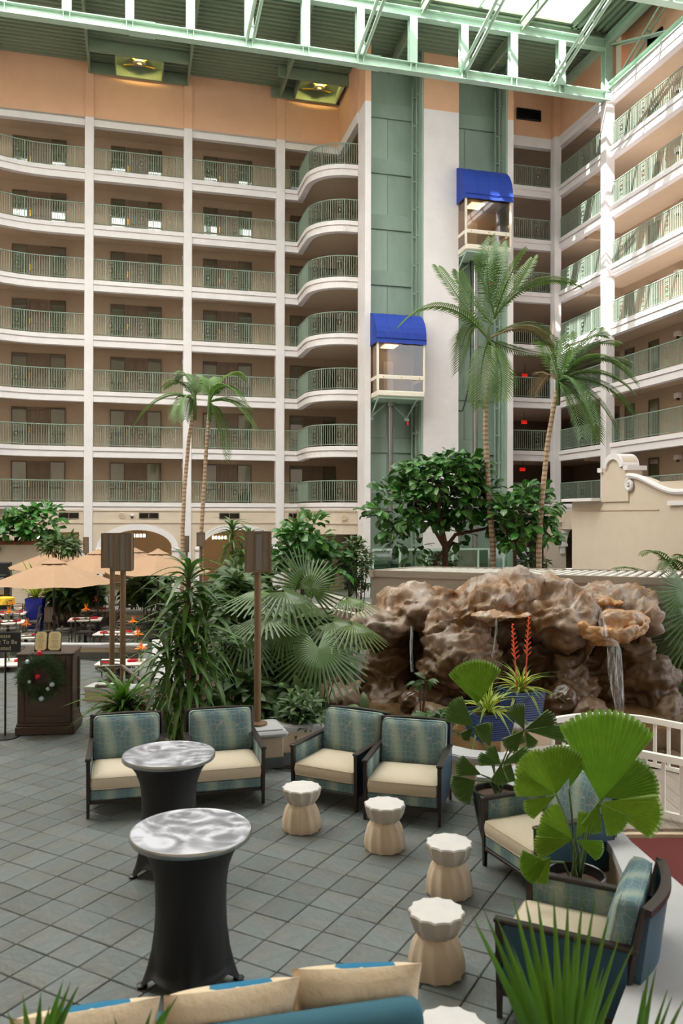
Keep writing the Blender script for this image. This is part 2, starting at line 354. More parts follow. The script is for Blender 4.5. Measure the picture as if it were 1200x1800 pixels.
# columns: white below, peach above the top gallery
def column(s0, s1, t0, t1, ztop=ZB1, zp=ZR):
    structure('column', MB().cbox(s0, s1, t0, t1, -.8, ztop, .015), 'white', None, FM)
    if zp: structure('column_peach', MB().cbox(s0, s1, t0 + .002, t1, ztop, zp, .015), 'peach', None, FM)
for s0, s1 in ((-.23, .19), (4.55, 4.97), (9.29, 9.74)): column(s0, s1, -.09, .4)
column(23.12, 23.5, -4.0, -3.55); column(23.14, 23.6, -8.66, -8.2, 22.5, 0); column(23.14, 23.6, -14.9, -14.4, 22.5, 0); column(23.14, 23.6, -21.0, -20.5, 22.5, 0)
structure('wall_back_upper', MB().box(-12, 12.66, .0, .25, ZB1, ZR), 'peach', None, FM)
m = MB(); m.box(12.62, 12.9, -3.9, .2, ZB1, ZR); m.box(20.25, 23.4, -3.62, -3.4, ZB1, ZR); m.box(23.42, 23.7, -8.6, -3.5, ZB1, ZR); m.box(24.1, 24.3, -22, -8.4, ZB1, ZR + 3)
structure('wall_right_upper', m, 'peach', None, FM)
for s0, s1, tb in ((12.67, 12.96, -3.75), (15.6, 17.4, -3.5), (20.0, 20.3, -3.5)):
    structure('pier', MB().box(s0, s1, -5.0, tb, -.6, ZB1), 'white', None, FM); structure('pier_peach', MB().box(s0, s1, -4.998, tb, ZB1, ZR), 'peach', None, FM)
# elevator shafts: green panels floor by floor
for q, (s0, s1, sj) in enumerate(((12.96, 15.6, 14.15), (17.4, 20.0, 18.2))):
    st = structure('wall_shaft' if q == 0 else 'wall_shaft_second', MB().box(s0, s1, -3.72, -3.64, -.6, ZR).box(s1 - .1, s1 - .002, -4.98, -3.64, -.6, ZR), 'shaft', None, FM)
    pa = MB().cbox(s0 + .02, sj, -3.75, -3.715, -2.0, -.02, .008).mesh('panel', 'shaft2'); pb = MB().cbox(sj + .03, s1 - .12, -3.75, -3.715, -2.0, -.02, .008).mesh('panel', 'shaft')
    bm_ = MB().cbox(s0 + .01, s1 - .12, -3.84, -3.715, 0, .72, .008).mesh('beam', 'shaft')
    for k in range(9):
        T = Matrix.Translation((0, 0, 22.75 - 2.735 * k)); put('panel', pa, st, T); put('panel', pb, st, T); put('beam', bm_, st, T)
    for s_, r_, t_ in ((s1 - .28, .045, -4.15), (s1 - .2, .03, -4.5), (s1 - .12, .02, -4.8)):
        m = MB().tube([(s_, t_, -.6), (s_, t_, 24.6)], r_, 6)
        for k in range(18): m.box(s_ - .02, s1 - .09, t_ - .04, t_ + .04, .4 + 1.37 * k, .5 + 1.37 * k)
        m.build('guide_rail', 'shaft', st)
    for k in range(8):
        m = MB().box(s0 + .02, s0 + .08, -4.0, -3.75, 0, .06); m.ball((s0 + .09, -4.0, .03), .05); m.build('sensor_bracket', 'black', st, M=Matrix.Translation((0, 0, 4.6 + 2.735 * k)))
# --- ground storey of the back wall with its openings ---
def sx(px, y=950): return ont(px, y, 0)[0]
zs, zc, zo = 1.62, 2.52, 3.0
a0, a1 = sx(181), sx(302); b0, b1 = sx(355), sx(478)
def arch(u0, u1, zsp, zcr, n=14):
    c = (u0 + u1) / 2; hw = (u1 - u0) / 2
    return [(c + hw * cos(pi - pi * k / n), zsp + (zcr - zsp) * sin(pi * k / n)) for k in range(n + 1)]
m = MB(); M90 = WALLROT
l0, l1 = sx(60), sx(139)
m.prism([(-12, -.6), (l0, -.6), (l0, 3.54), (-12, 3.54)], -.4, 0, M90); m.prism([(l0, 2.42), (l1, 2.42), (l1, 3.54), (l0, 3.54)], -.4, 0, M90)
m.prism([(l1, -.6), (a0, -.6), (a0, 3.54), (l1, 3.54)], -.4, 0, M90)
for u0, u1 in ((a0, a1), (b0, b1)): m.prism(arch(u0, u1, zs, zc) + [(u1, 3.54), (u0, 3.54)], -.4, 0, M90)
m.prism([(a1, -.6), (b0, -.6), (b0, 3.54), (a1, 3.54)], -.4, 0, M90); m.prism([(b1, -.6), (10.5, -.6), (10.5, 3.54), (b1, 3.54)], -.4, 0, M90)
structure('wall_back_ground', m, 'beige', None, FM)
m = MB().strip(pathA[-11:], .02, .35, 2.35, 3.54); structure('wall_back_curved', m, 'beige', None, FM)
m = MB().box(-12, 10.45, -.05, .02, 2.86, 2.93).strip(pathA[-11:], -.04, .04, 2.86, 2.93); m.box(-12, 10.45, -.04, .02, 3.46, 3.53).strip(pathA[-11:], -.03, .04, 3.46, 3.53)
structure('trim_2', m, 'beige', None, FM)
for n_, (u0, u1) in enumerate(((a0, a1), (b0, b1))):
    m = MB(); o_ = arch(u0 - .32, u1 + .32, zs, zc + .3); i_ = arch(u0, u1, zs, zc)
    m.prism(o_ + i_[::-1], -.02, .06, M90); structure('trim_%d' % (3 + n_), m, 'white', None, FM)
m = MB()
for u in (l1 + .02, a0 - .34, a1 + .02, b0 - .34, b1 + .02):
    m.cbox(u - .04, u + .36, -.14, .05, zs - .16, zs, .03); m.box(u, u + .32, -.06, .05, -.6, zs - .16)
structure('trim_5', m, 'white', None, FM)
# rooms behind the arches, dining floor, patio
structure('wall_lobby', MB().box(-12, 20, 6.5, 6.7, -.6, 3.6).box(-12, 20, .4, 6.5, 3.2, 3.3).box(10.4, 10.6, .3, 6.5, -.6, 3.3).box(10.4, 12.9, -.4, -.2, -.6, 3.54), 'tan', None, FM)
X['dinefloor'] = mat('dining_slate', (122, 124, 118), .5, var=.16, vs=2, bump=.2, bs=20)
m = MB().prism([(-40, 55), (45, 55), (45, 20.4), (-2.2, 20.4), (-2.2, 12.6), (-4.45, 14.4), (-4.7, 18.4), (-40, 18.4)], -1.2, -.62); m.prism([(-2.2, 20.4), (45, 20.4), (45, -12), (2.25, -12), (2.25, 3.5), (1.5, 9.5), (-2.2, 12.6)], -1.6, -1.3)
structure('floor_dining', m, 'dinefloor')
patio = [(-24, 18.4), (-4.75, 18.4), (-4.5, 14.4), (-2.4, 11.6), (-.9, 10.6), (1.6, 9.4), (2.3, 5.4), (2.3, -8), (-24, -8)]
X['grout'] = mat('dark_grout', (62, 62, 60), .9, var=.1)
m = MB().prism(patio, -.9, -.018); floor_o = structure('floor', m, 'grout')
# slate tiles laid diagonally, each its own piece
X['slate'] = mat('slate_tile', (104, 112, 114), .38, var=.2, vs=5, bump=.35, bs=14, rnd=.13, col2=(104, 102, 98), c2s=1.3, c2w=.2, stretch=(1, 1.6, 1))
def inpoly(x, y, P):
    c = False
    for i in range(len(P)):
        (x0, y0), (x1, y1) = P[i - 1], P[i]
        if (y0 > y) != (y1 > y) and x < (x1 - x0) * (y - y0) / (y1 - y0) + x0: c = not c
    return c
th = radians(28.9); SP = .0989 * H; e1 = Vector((cos(th), -sin(th))); e2 = Vector((sin(th), cos(th))); org = gz(81.25, 1678.75)
def tile_mesh(d):
    h = SP / 2 - .004; c = .006
    return MB().add([(-h, -h, -.018), (h, -h, -.018), (h, h, -.018), (-h, h, -.018), (-h, -h, -c), (h, -h, -c), (h, h, -c), (-h, h, -c), (-h + c, -h + c, 0 + d), (h - c, -h + c, 0), (h - c, h - c, 0 - d), (-h + c, h - c, 0)],
        [(0, 1, 5, 4), (1, 2, 6, 5), (2, 3, 7, 6), (3, 0, 4, 7), (4, 5, 9, 8), (5, 6, 10, 9), (6, 7, 11, 10), (7, 4, 8, 11), (8, 9, 10, 11)])
tms = [tile_mesh(d).mesh('tile', 'slate') for d in (0, .0012, -.0012)]
cells = []
for i in range(-60, 60):
    for j in range(-40, 60):
        p = org.xy + e1 * (i + .5) * SP + e2 * (j + .5) * SP
        if p.y < 3.2 or p.y > 18.2 or p.x < -11 or not inpoly(p.x, p.y, patio): continue
        d = p.y; sxp = 600 + F * p.x / d; syp = 900 + F * (H / d)
        vis = -60 < sxp < 1230 and syp < 1860
        occ = any(abs(sxp - c) < q and y0 < syp < y1 for c, q, y0, y1 in ((340, 62, 1520, 1745), (300, 40, 1360, 1560), (380, 360, 1775, 1900)))
        cells.append((0 if vis and not occ else 1, d, p))
cells.sort(key=lambda c: (c[0], c[1]))
rest = MB(); tz = Matrix.Rotation(-th, 4, 'Z')
for k, (v_, d, p) in enumerate(cells):
    T = Matrix.Translation((p.x, p.y, random.uniform(-.0015, .0015))) @ tz @ Matrix.Rotation(pi / 2 * random.randrange(4), 4, 'Z')
    if k < 300: put('tile', tms[k % 3], floor_o, T)
    else: rest.add([v for v in tile_mesh(0).v], tile_mesh(0).f, T) if d < 14 else rest.add([(-SP / 2 + .004, -SP / 2 + .004, 0), (SP / 2 - .004, -SP / 2 + .004, 0), (SP / 2 - .004, SP / 2 - .004, 0), (-SP / 2 + .004, SP / 2 - .004, 0)], [(0, 1, 2, 3)], T)
o = rest.build('far_tile', 'slate', floor_o); o['kind'] = 'stuff'
# --- roof: ribbed deck round the edge, added light-diffusing sheet, clear skylight ---
def ribs(s0, s1, t0, t1, z, pitch=.31, along='s'):
    m = MB(); n = int(abs(t1 - t0) / pitch); prof = []
    for k in range(n):
        b = t0 + k * pitch; prof += [(b, z), (b + pitch * .45, z), (b + pitch * .55, z + .14), (b + pitch * .9, z + .14)]
    vs = []; fs = []
    for (t, zz) in prof: vs += [(s0, t, zz), (s1, t, zz)] if along == 's' else [(t, s0, zz), (t, s1, zz)]
    for k in range(len(prof) - 1): fs.append((2 * k, 2 * k + 1, 2 * k + 3, 2 * k + 2))
    return m.add(vs, fs)
m = ribs(-14, 23.6, -8.6, .3, ZR - .05); m.add(ribs(-22, -8.5, 21.4, 24.4, ZR - .05, along='t').v, ribs(-22, -8.5, 21.4, 24.4, ZR - .05, along='t').f); m.box(-14, 26, -8.6, 4, ZR + .12, ZR + .2); m.box(21.4, 26, -26, -8.6, ZR + .1, ZR + .2); m.box(-20.3, 30, -58, -28, ZR, ZR + .2); m.box(12.3, 30, -28, -23.9, ZR, ZR + .2)  # unseen rear deck boxes limit the daylight reaching the patio
structure('ceiling', m, 'deck', None, FM)
X['frost'] = frosted('light_diffuser_sheet', (232, 238, 236)); X['skyglass'] = glass('skylight_glass', (245, 248, 250), .02)
m = MB()
for (u0, u1, v0, v1) in ((-20, 12.3, -28, -8.6),): m.add([(u0, v0, ZR + .3), (u1, v0, ZR + .3), (u1, v1, ZR + .3), (u0, v1, ZR + .3)], [(0, 1, 2, 3)])
structure('window_91', m, 'frost', None, FM)  # unseen sheet added to soften the sun and light the hall
sk = structure('window_92', MB().box(12.2, 12.35, -26, -8.6, ZR + .1, ZR + .3), 'green', None, FM)
pm = MB().box(0, 2.2, 0, 1.6, 0, .02).mesh('pane', 'skyglass'); fm2 = MB().box(-.05, .05, -17.4, 0, -.12, .06).mesh('mullion', 'green')
for i in range(4):
    put('mullion', fm2, sk, Matrix.Translation((12.3 + 2.28 * i + 2.28, -8.6, ZR + .25)))
    for j in range(10): put('pane', pm, sk, Matrix.Translation((12.34 + 2.28 * i, -10.3 - 1.7 * j, ZR + .27)))
fm3 = MB().box(12.3, 21.4, -.04, .04, -.1, .06).mesh('mullion', 'green')
for j in range(10): put('mullion', fm3, sk, Matrix.Translation((0, -10.35 - 1.7 * j, ZR + .26)))
# rafters
rm = MB().box(-.06, .06, -8.4, 0, -.08, 0).box(-.06, .06, -8.4, 0, -.55, -.49).box(-.015, .015, -8.4, 0, -.5, -.05).mesh('rafter', 'deck')
for k in range(-3, 5):
    s_ = -.02 + 4.74 * k; put('rafter_beam', rm, None, FM @ Matrix.Translation((s_, 0 if s_ < 12.6 else -3.7, ZR - .05)), kind='structure')
# --- the atrium's other two sides, outside the photograph ---
structure('wall_left', MB().box(-20.3, 30, -28.3, -28, ZR, ZR + .5).box(-20.3, -20, -58, 6, -1, ZR + .5).box(-20, -12, -6.2, -6, -1, ZR), 'beige', None, FM)  # first box: unseen roof curb added to stop sun leaking under the sheet
structure('wall_front', MB().box(-20, 30, -58.3, -58, -1, ZR + .3), 'beige', None, FM)
# ================= GALLERIES: railings, doors, windows, lights =================
ORD = ['lowest', 'second lowest', 'third lowest', 'middle', 'third highest', 'second highest', 'top']
def resample(path, step):
    pts = [Vector((p[0], p[1])) for p in path]; L = [0]
    for a, b in zip(pts, pts[1:]): L.append(L[-1] + (b - a).length)
    n = max(2, round(L[-1] / step)); out = []
    for k in range(n + 1):
        d = L[-1] * k / n; i = 0
        while i < len(L) - 2 and L[i + 1] < d: i += 1
        q = (d - L[i]) / max(1e-6, L[i + 1] - L[i]); p = pts[i].lerp(pts[i + 1], q); t = (pts[i + 1] - pts[i]).normalized(); out.append((p, t))
    return out
def scroll_panel(p, t):
    m = MB(); q = Vector((t.x, t.y, 0)); P = Vector((p.x, p.y, 0))
    for s_ in (-.13, .13): m.tube([P + q * s_ + Vector((0, 0, .08)), P + q * s_ + Vector((0, 0, 1.04))], .011, 4)
    for zc in (.26, .86):
        for sx_ in (-1, 1):
            for sz in (-1, 1):
                c = P + q * (.062 * sx_) + Vector((0, 0, zc + .085 * sz))
                m.tube([c + q * (.05 * cos(a) * sx_) * (1 - .06 * k) + Vector((0, 0, .07 * sin(a) * sz * (1 - .06 * k))) for k, a in enumerate([radians(60 * j) for j in range(7)])], .010, 3)
    c = P + Vector((0, 0, .56)); m.tube([P + Vector((0, 0, .1)), P + Vector((0, 0, 1.02))], .009, 3); m.box(-.03, .03, -.012, .012, -.04, .04, Matrix.Translation(c))
    return m
def railing_meshes(path, scrolls, H_=1.06):
    m1 = MB(); fine = [(p.x, p.y) for p, t in resample(path, .25)] if len(path) > 2 else path
    top = [(x, y, H_) for x, y in fine]; m1.tube(top, .03, 6)
    bot = MB().tube([(x, y, .09) for x, y in fine], .018, 4)
    bal = MB(); R_ = resample(path, .115)
    n = len(R_); sc = [round(n * f) for f in scrolls]
    for k, (p, t) in enumerate(R_):
        if any(abs(k - c) < 2 for c in sc): continue
        big = k % 10 == 5 or k in (0, n - 1); r = .02 if big else .0105
        bal.box(-r, r, -r, r, 0 if big else .09, H_, TR(p.x, p.y, 0, atan2(t.y, t.x)))
        if k % 5 == 2: bal.ball((p.x, p.y, .58), .024, 5, 3)
    out = [('top_rail', m1.mesh('top_rail', 'rail')), ('bottom_rail', bot.mesh('bottom_rail', 'rail')), ('balusters', bal.mesh('balusters', 'rail'))]
    for c in sc:
        p, t = R_[min(c, n - 1)]; out.append(('scroll_panel', scroll_panel(p, t).mesh('scroll_panel', 'rail')))
    return out
def railings(path, scrolls, M0, lab):
    ms = railing_meshes(path, scrolls)
    for i, z in enumerate(ZL):
        r = thing('balcony_railing', lab % ORD[i], 'railing', M0 @ Matrix.Translation((0, 0, z)), 'sage green balcony railings of the galleries')
        for n_, me in ms: put(n_, me, r, kind='stuff' if n_ == 'balusters' else None)
railings(pathA[1:11] + [(-.25, 0)], (.3, .6, .88), FM @ Matrix.Translation((0, .06, 0)), 'sage green railing of the %s gallery, bowed end bay of the back wall')
railings([(.2, .06), (4.54, .06)], (.19, .5, .81), FM, 'sage green railing, %s gallery, back wall between first and second columns')
railings([(4.98, .06), (9.28, .06)], (.19, .5, .81), FM, 'sage green railing, %s gallery, back wall between second and third columns')
railings([(9.75, .06), (10.49, .06)] + [(x + .05, y + .05) for x, y in pathA[-10:]], (.06, .6, .83), FM, 'sage green railing curving over the bulging balcony beside the lift, %s gallery')
railings([(20.33, -3.54), (23.1, -3.54)], (.02, .7), FM, 'short railing of the %s gallery in the corner beside the right lift shaft')
railings([(23.46, -4.05), (23.46, -8.18)], (.16, .5, .9), FM, 'sage green railing, %s gallery of the side wing, corner bay behind sunlit column')
railings([(23.46, -8.7), (23.46, -14.35)], (.13, .4, .68), FM, 'sage green railing, %s gallery of the side wing, bay before the sunlit column')
# doors between two tall curtained windows
wf = MB(); 
for x0, x1, z0, z1 in ((0, .05, 0, 2.1), (.71, .76, 0, 2.1), (.05, .71, 2.04, 2.1), (.05, .71, 0, .06), (.05, .71, .72, .78)): wf.box(x0, x1, -.06, .02, z0, z1)
wf = wf.mesh('window_frame', 'frame'); wp1 = MB().box(.05, .71, -.025, -.02, .78, 2.04).mesh('pane', 'glass'); wp2 = MB().box(.05, .71, -.025, -.02, .06, .72).mesh('pane', 'glass')
def curt(z0, z1, w0, w1):
    m = MB(); n = 26; vs = []; fs = []
    for k in range(n + 1):
        x = w0 + (w1 - w0) * k / n; y = .03 + .02 * sin(k * 1.9); vs += [(x, y, z0), (x, y, z1)]
    for k in range(n): fs.append((2 * k, 2 * k + 2, 2 * k + 3, 2 * k + 1))
    return m.add(vs, fs)
wc = [curt(.05, 2.04, .06, .70).mesh('curtain', 'curtain'), curt(.05, 2.04, .06, .5).mesh('curtain', 'curtain'), curt(.05, 2.04, .25, .70).mesh('curtain', 'curtain')]
wb = MB().box(.05, .71, .055, .06, .05, 2.05).mesh('unlit_room_sheet', 'black')  # black sheet painted in place of the unlit room behind the panes
df = MB()
df.box(0, 1.04, -.03, .02, 0, 2.1); dframe = df.mesh('door', 'door')
dp = MB().cbox(0, .34, -.02, .0, 0, .5, .012).mesh('door_panel', 'door')
dh = MB().cbox(-.035, .035, -.05, 0, -.16, .16, .01).tube([(0, -.05, .04), (0, -.09, .04), (.09, -.09, .04)], .014, 5).mesh('door_handle', 'brass')
WN = [0]; DN = [0]
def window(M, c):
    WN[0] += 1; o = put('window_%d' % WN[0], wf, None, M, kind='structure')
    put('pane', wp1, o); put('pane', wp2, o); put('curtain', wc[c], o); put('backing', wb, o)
def door(M):
    DN[0] += 1; o = put('door_%d' % DN[0], dframe, None, M, kind='structure')
    for x in (.13, .57):
        for z in (.25, .85, 1.45): put('door_panel', dp, o, Matrix.Translation((x, -.03, z)))
    put('door_handle', dh, o, Matrix.Translation((.08, -.03, .95)))
for i, z in enumerate(ZL):
    for k, px in enumerate((20, 193.5, 356.5, 509)):
        s_ = ont(px, 640, 1.9)[0]; rr = random.choice
        if k == 0: s_ = ont(20, 640, 1.9)[0]
        B0 = FM @ Matrix.Translation((s_, 1.9, z))
        window(B0, rr((0, 0, 1))); door(B0 @ Matrix.Translation((.78, 0, 0))); window(B0 @ Matrix.Translation((1.84, 0, 0)), rr((0, 0, 2)))
    RB = FM @ Matrix.Translation((25.6, 0, z)) @ Matrix.Rotation(-pi / 2, 4, 'Z')
    for t_ in (-12.2, -17.5):
        B0 = RB @ Matrix.Translation((-t_, 0, 0)); window(B0, rr((0, 1))); door(B0 @ Matrix.Translation((.78, 0, 0))); window(B0 @ Matrix.Translation((1.84, 0, 0)), 0)
    window(RB @ Matrix.Translation((8.4, 0, 0)), 0)
    window(RB @ Matrix.Translation((6.5, 0, 0)), 0)
# wall lights: white boxes with a dark lens
wl = MB().cbox(-.17, .17, -.2, 0, -.11, .11, .015).mesh('light_box', 'white'); wl2 = MB().lathe([(.02, -.22), (.07, -.2), (.07, -.1)], 10, None, (0, -.1, 0)).mesh('lens', 'black')
def wlight(M, lab):
    t = thing('wall_light', lab, 'light', M, 'white box lights on the gallery walls'); put('light_box', wl, t); put('lens', wl2, t)
for i, z in enumerate(ZL):
    wlight(FM @ Matrix.Translation((ont(10, 640, 1.9)[0] - .55, 1.9, z + 2.0)), 'white box light above the far end doors of the back wall, %s gallery' % ORD[i])
    if 0 <= i < 6: wlight(FM @ Matrix.Translation((4.75, 1.9, z + 2.0)), 'white box light on the back wall behind the second column, %s gallery' % ORD[i])
    wlight(FM @ Matrix.Translation((25.6, -10.6, z + 2.0)) @ Matrix.Rotation(-pi / 2, 4, 'Z'), 'white box light on the side wing wall past the sunlit column, %s gallery' % ORD[i])
# exit signs in the corner corridor
def text(s, size, m, parent, M, ext=.002, spacing=1.0):
    c = bpy.data.curves.new('text', 'FONT'); c.body = s; c.size = size; c.align_x = 'CENTER'; c.align_y = 'CENTER'; c.extrude = ext; c.space_line = spacing; c.resolution_u = 3
    o = bpy.data.objects.new('text_source', c); COL.objects.link(o); me = bpy.data.meshes.new_from_object(o.evaluated_get(bpy.context.evaluated_depsgraph_get())); bpy.data.objects.remove(o); me.materials.clear(); me.materials.append(X[m])
    return put('lettering', me, parent, M, kind='stuff')
X['exit_dark'] = mat('exit_letters', (120, 10, 8), .6, var=0)
eb = MB().cbox(-.16, .16, -.03, .03, -.09, .09, .01).mesh('sign_box', 'red_led')
for px, y, i in ((921, 742, 1), (918, 825, 0), (922, 660, 2)):
    s_, z_ = ont(px, y, 0)
    t = thing('exit_sign', 'red lit EXIT sign in the dark corner corridor, %s gallery' % ORD[i], 'sign', FM @ Matrix.Translation((s_, 0, z_ )), 'EXIT signs in the corner corridor')
    put('sign_box', eb, t); text('EXIT', .15, 'exit_dark', t, Matrix.Translation((0, -.032, 0)) @ Matrix.Rotation(pi / 2, 4, 'X'))
    MB().tube([(0, 0, .1), (0, 0, ZL[i] + 2.5 - z_)], .015, 5).build('hanger', 'black', t)
# vents, speaker, camera on the ground storey
for n_, (x0, x1, lab) in enumerate(((103, 139, 'over the square opening near the back wall end'), (244, 279, 'above the first arch'), (385, 421, 'above the second arch'), (507, 522, 'beside the curved balcony base'))):
    s0, s1 = sx(x0, 908), sx(x1, 908); t = thing('air_vent', 'dark grey air vent %s' % lab, 'vent', FM @ Matrix.Translation((s0, 0, 3.08)))
    W_ = s1 - s0; m = MB()
    for q in ((0, W_, 0, .03), (0, W_, .28, .31), (0, .03, .03, .28), (W_ - .03, W_, .03, .28), (W_ / 2 - .02, W_ / 2 + .02, .03, .28)): m.box(q[0], q[1], -.04, 0, q[2], q[3])
    m.build('vent_frame', 'grille', t); m = MB()
    for k in range(9): m.add([(.03, -.03, .045 + k * .027), (W_ - .03, -.03, .045 + k * .027), (W_ - .03, -.005, .03 + k * .027), (.03, -.005, .03 + k * .027)], [(0, 1, 2, 3)])
    m.build('louvres', 'frame', t, kind='stuff'); MB().box(.02, W_ - .02, -.004, 0, .02, .29).build('backing', 'black', t)
t = thing('wall_speaker', 'round beige speaker on the wall between the first two vents', 'speaker', FM @ Matrix.Translation((sx(215, 900), 0, 3.25)) @ Matrix.Rotation(pi / 2, 4, 'X'))
MB().lathe([(.17, 0), (.17, .03), (.13, .05), (.12, .03), (.01, .03)], 20).build('rim', 'beige', t); MB().lathe([(.12, .031), (.06, .045), (.01, .05)], 16).build('cone', 'soffit', t)
t = thing('wall_speaker', 'round beige speaker on the curved wall below the bulging balconies', 'speaker', FM @ Matrix.Translation((12.0, -3.78, 3.2)) @ Matrix.Rotation(pi / 2, 4, 'X'))
MB().lathe([(.17, 0), (.17, .03), (.13, .05), (.12, .03), (.01, .03)], 20).build('rim', 'beige', t); MB().lathe([(.12, .031), (.06, .045), (.01, .05)], 16).build('cone', 'soffit', t)
t = thing('security_camera', 'small white dome camera beside the round wall speaker', 'camera', FM @ Matrix.Translation((sx(232, 901), -.06, 3.22)))
MB().lathe([(.08, -.02), (.1, .02), (.1, .08), (.01, .1)], 14).build('housing', 'white', t); MB().ball((0, 0, -.03), .07, 10, 6).build('dome', 'black', t)
# upper grille on the corner wall, chandelier
def louvre(name, lab, M, W_, H_, n, mt):
    t = thing(name, lab, 'vent', M); m = MB()
    for q in ((0, W_, 0, .05), (0, W_, H_ - .05, H_), (0, .05, .05, H_ - .05), (W_ - .05, W_, .05, H_ - .05)): m.box(q[0], q[1], -.1, 0, q[2], q[3])
    m.build('vent_frame', mt, t); MB().box(.02, W_ - .02, -.01, 0, .02, H_ - .02).build('backing', 'black', t)
    sm = MB().add([(.05, -.09, .0), (W_ - .05, -.09, .0), (W_ - .05, -.02, .07), (.05, -.02, .07), (.05, -.09, .012), (W_ - .05, -.09, .012), (W_ - .05, -.02, .082), (.05, -.02, .082)], [(0, 3, 2, 1), (4, 5, 6, 7), (0, 1, 5, 4), (1, 2, 6, 5), (2, 3, 7, 6), (3, 0, 4, 7)]).mesh('slat', mt)
    for k in range(n): put('slat', sm, t, Matrix.Translation((0, 0, .06 + (H_ - .16) * k / (n - 1))))
s0, z1 = ont(907, 192, -3.6); s1, z0 = ont(949, 217, -3.6)
louvre('louvred_vent', 'black louvred vent on the peach wall right of the tall lift shafts', FM @ Matrix.Translation((s0, -3.62, z0 + .05)), s1 - s0, z1 - z0, 7, 'black')
louvre('louvred_vent', 'black louvred vent on the peach gable behind the green roof bracing', FM @ Matrix.Translation((24.1, -10.5, 23.6)) @ Matrix.Rotation(-pi / 2, 4, 'Z'), 1.0, .7, 6, 'black')
def chandelier(s_, t_, z_, lab):
    t = thing('chandelier', lab, 'lamp', FM @ Matrix.Translation((s_, t_, z_)))
    m = MB().box(-.4, .4, -.02, .02, -.08, -.05)
    for sg in (-1, 1): m.tube([(.3 * sg, 0, -.05), (.04 * sg, 0, .9)], .012, 5)
    m.build('frame', 'black', t)
    lm = MB().lathe([(.055, -.05), (.06, .02), (.05, .12), (.02, .13)], 8).mesh('lamp_shade', 'lamp')
    for k in range(5): put('lamp_shade', lm, t, Matrix.Translation((-.34 + .17 * k, 0, 0)))
    l = bpy.data.lights.new('bulb', 'POINT'); l.energy = 40; l.color = (1, .72, .4); l.shadow_soft_size = .2; lo = bpy.data.objects.new('bulb', l); COL.objects.link(lo); lo.parent = t; lo.location = (0, 0, -.35)
chandelier((a0 + a1) / 2, 2.2, 2.15, 'black chandelier with a row of glowing lamps inside the first arch')
chandelier(sx(70), 2.6, 2.1, 'row of glowing lamps inside the square opening, behind the counter fig tree')
chandelier((b0 + b1) / 2 - .6, 3.2, 2.0, 'row of warm lamps inside the second arch behind the tall dracaena')
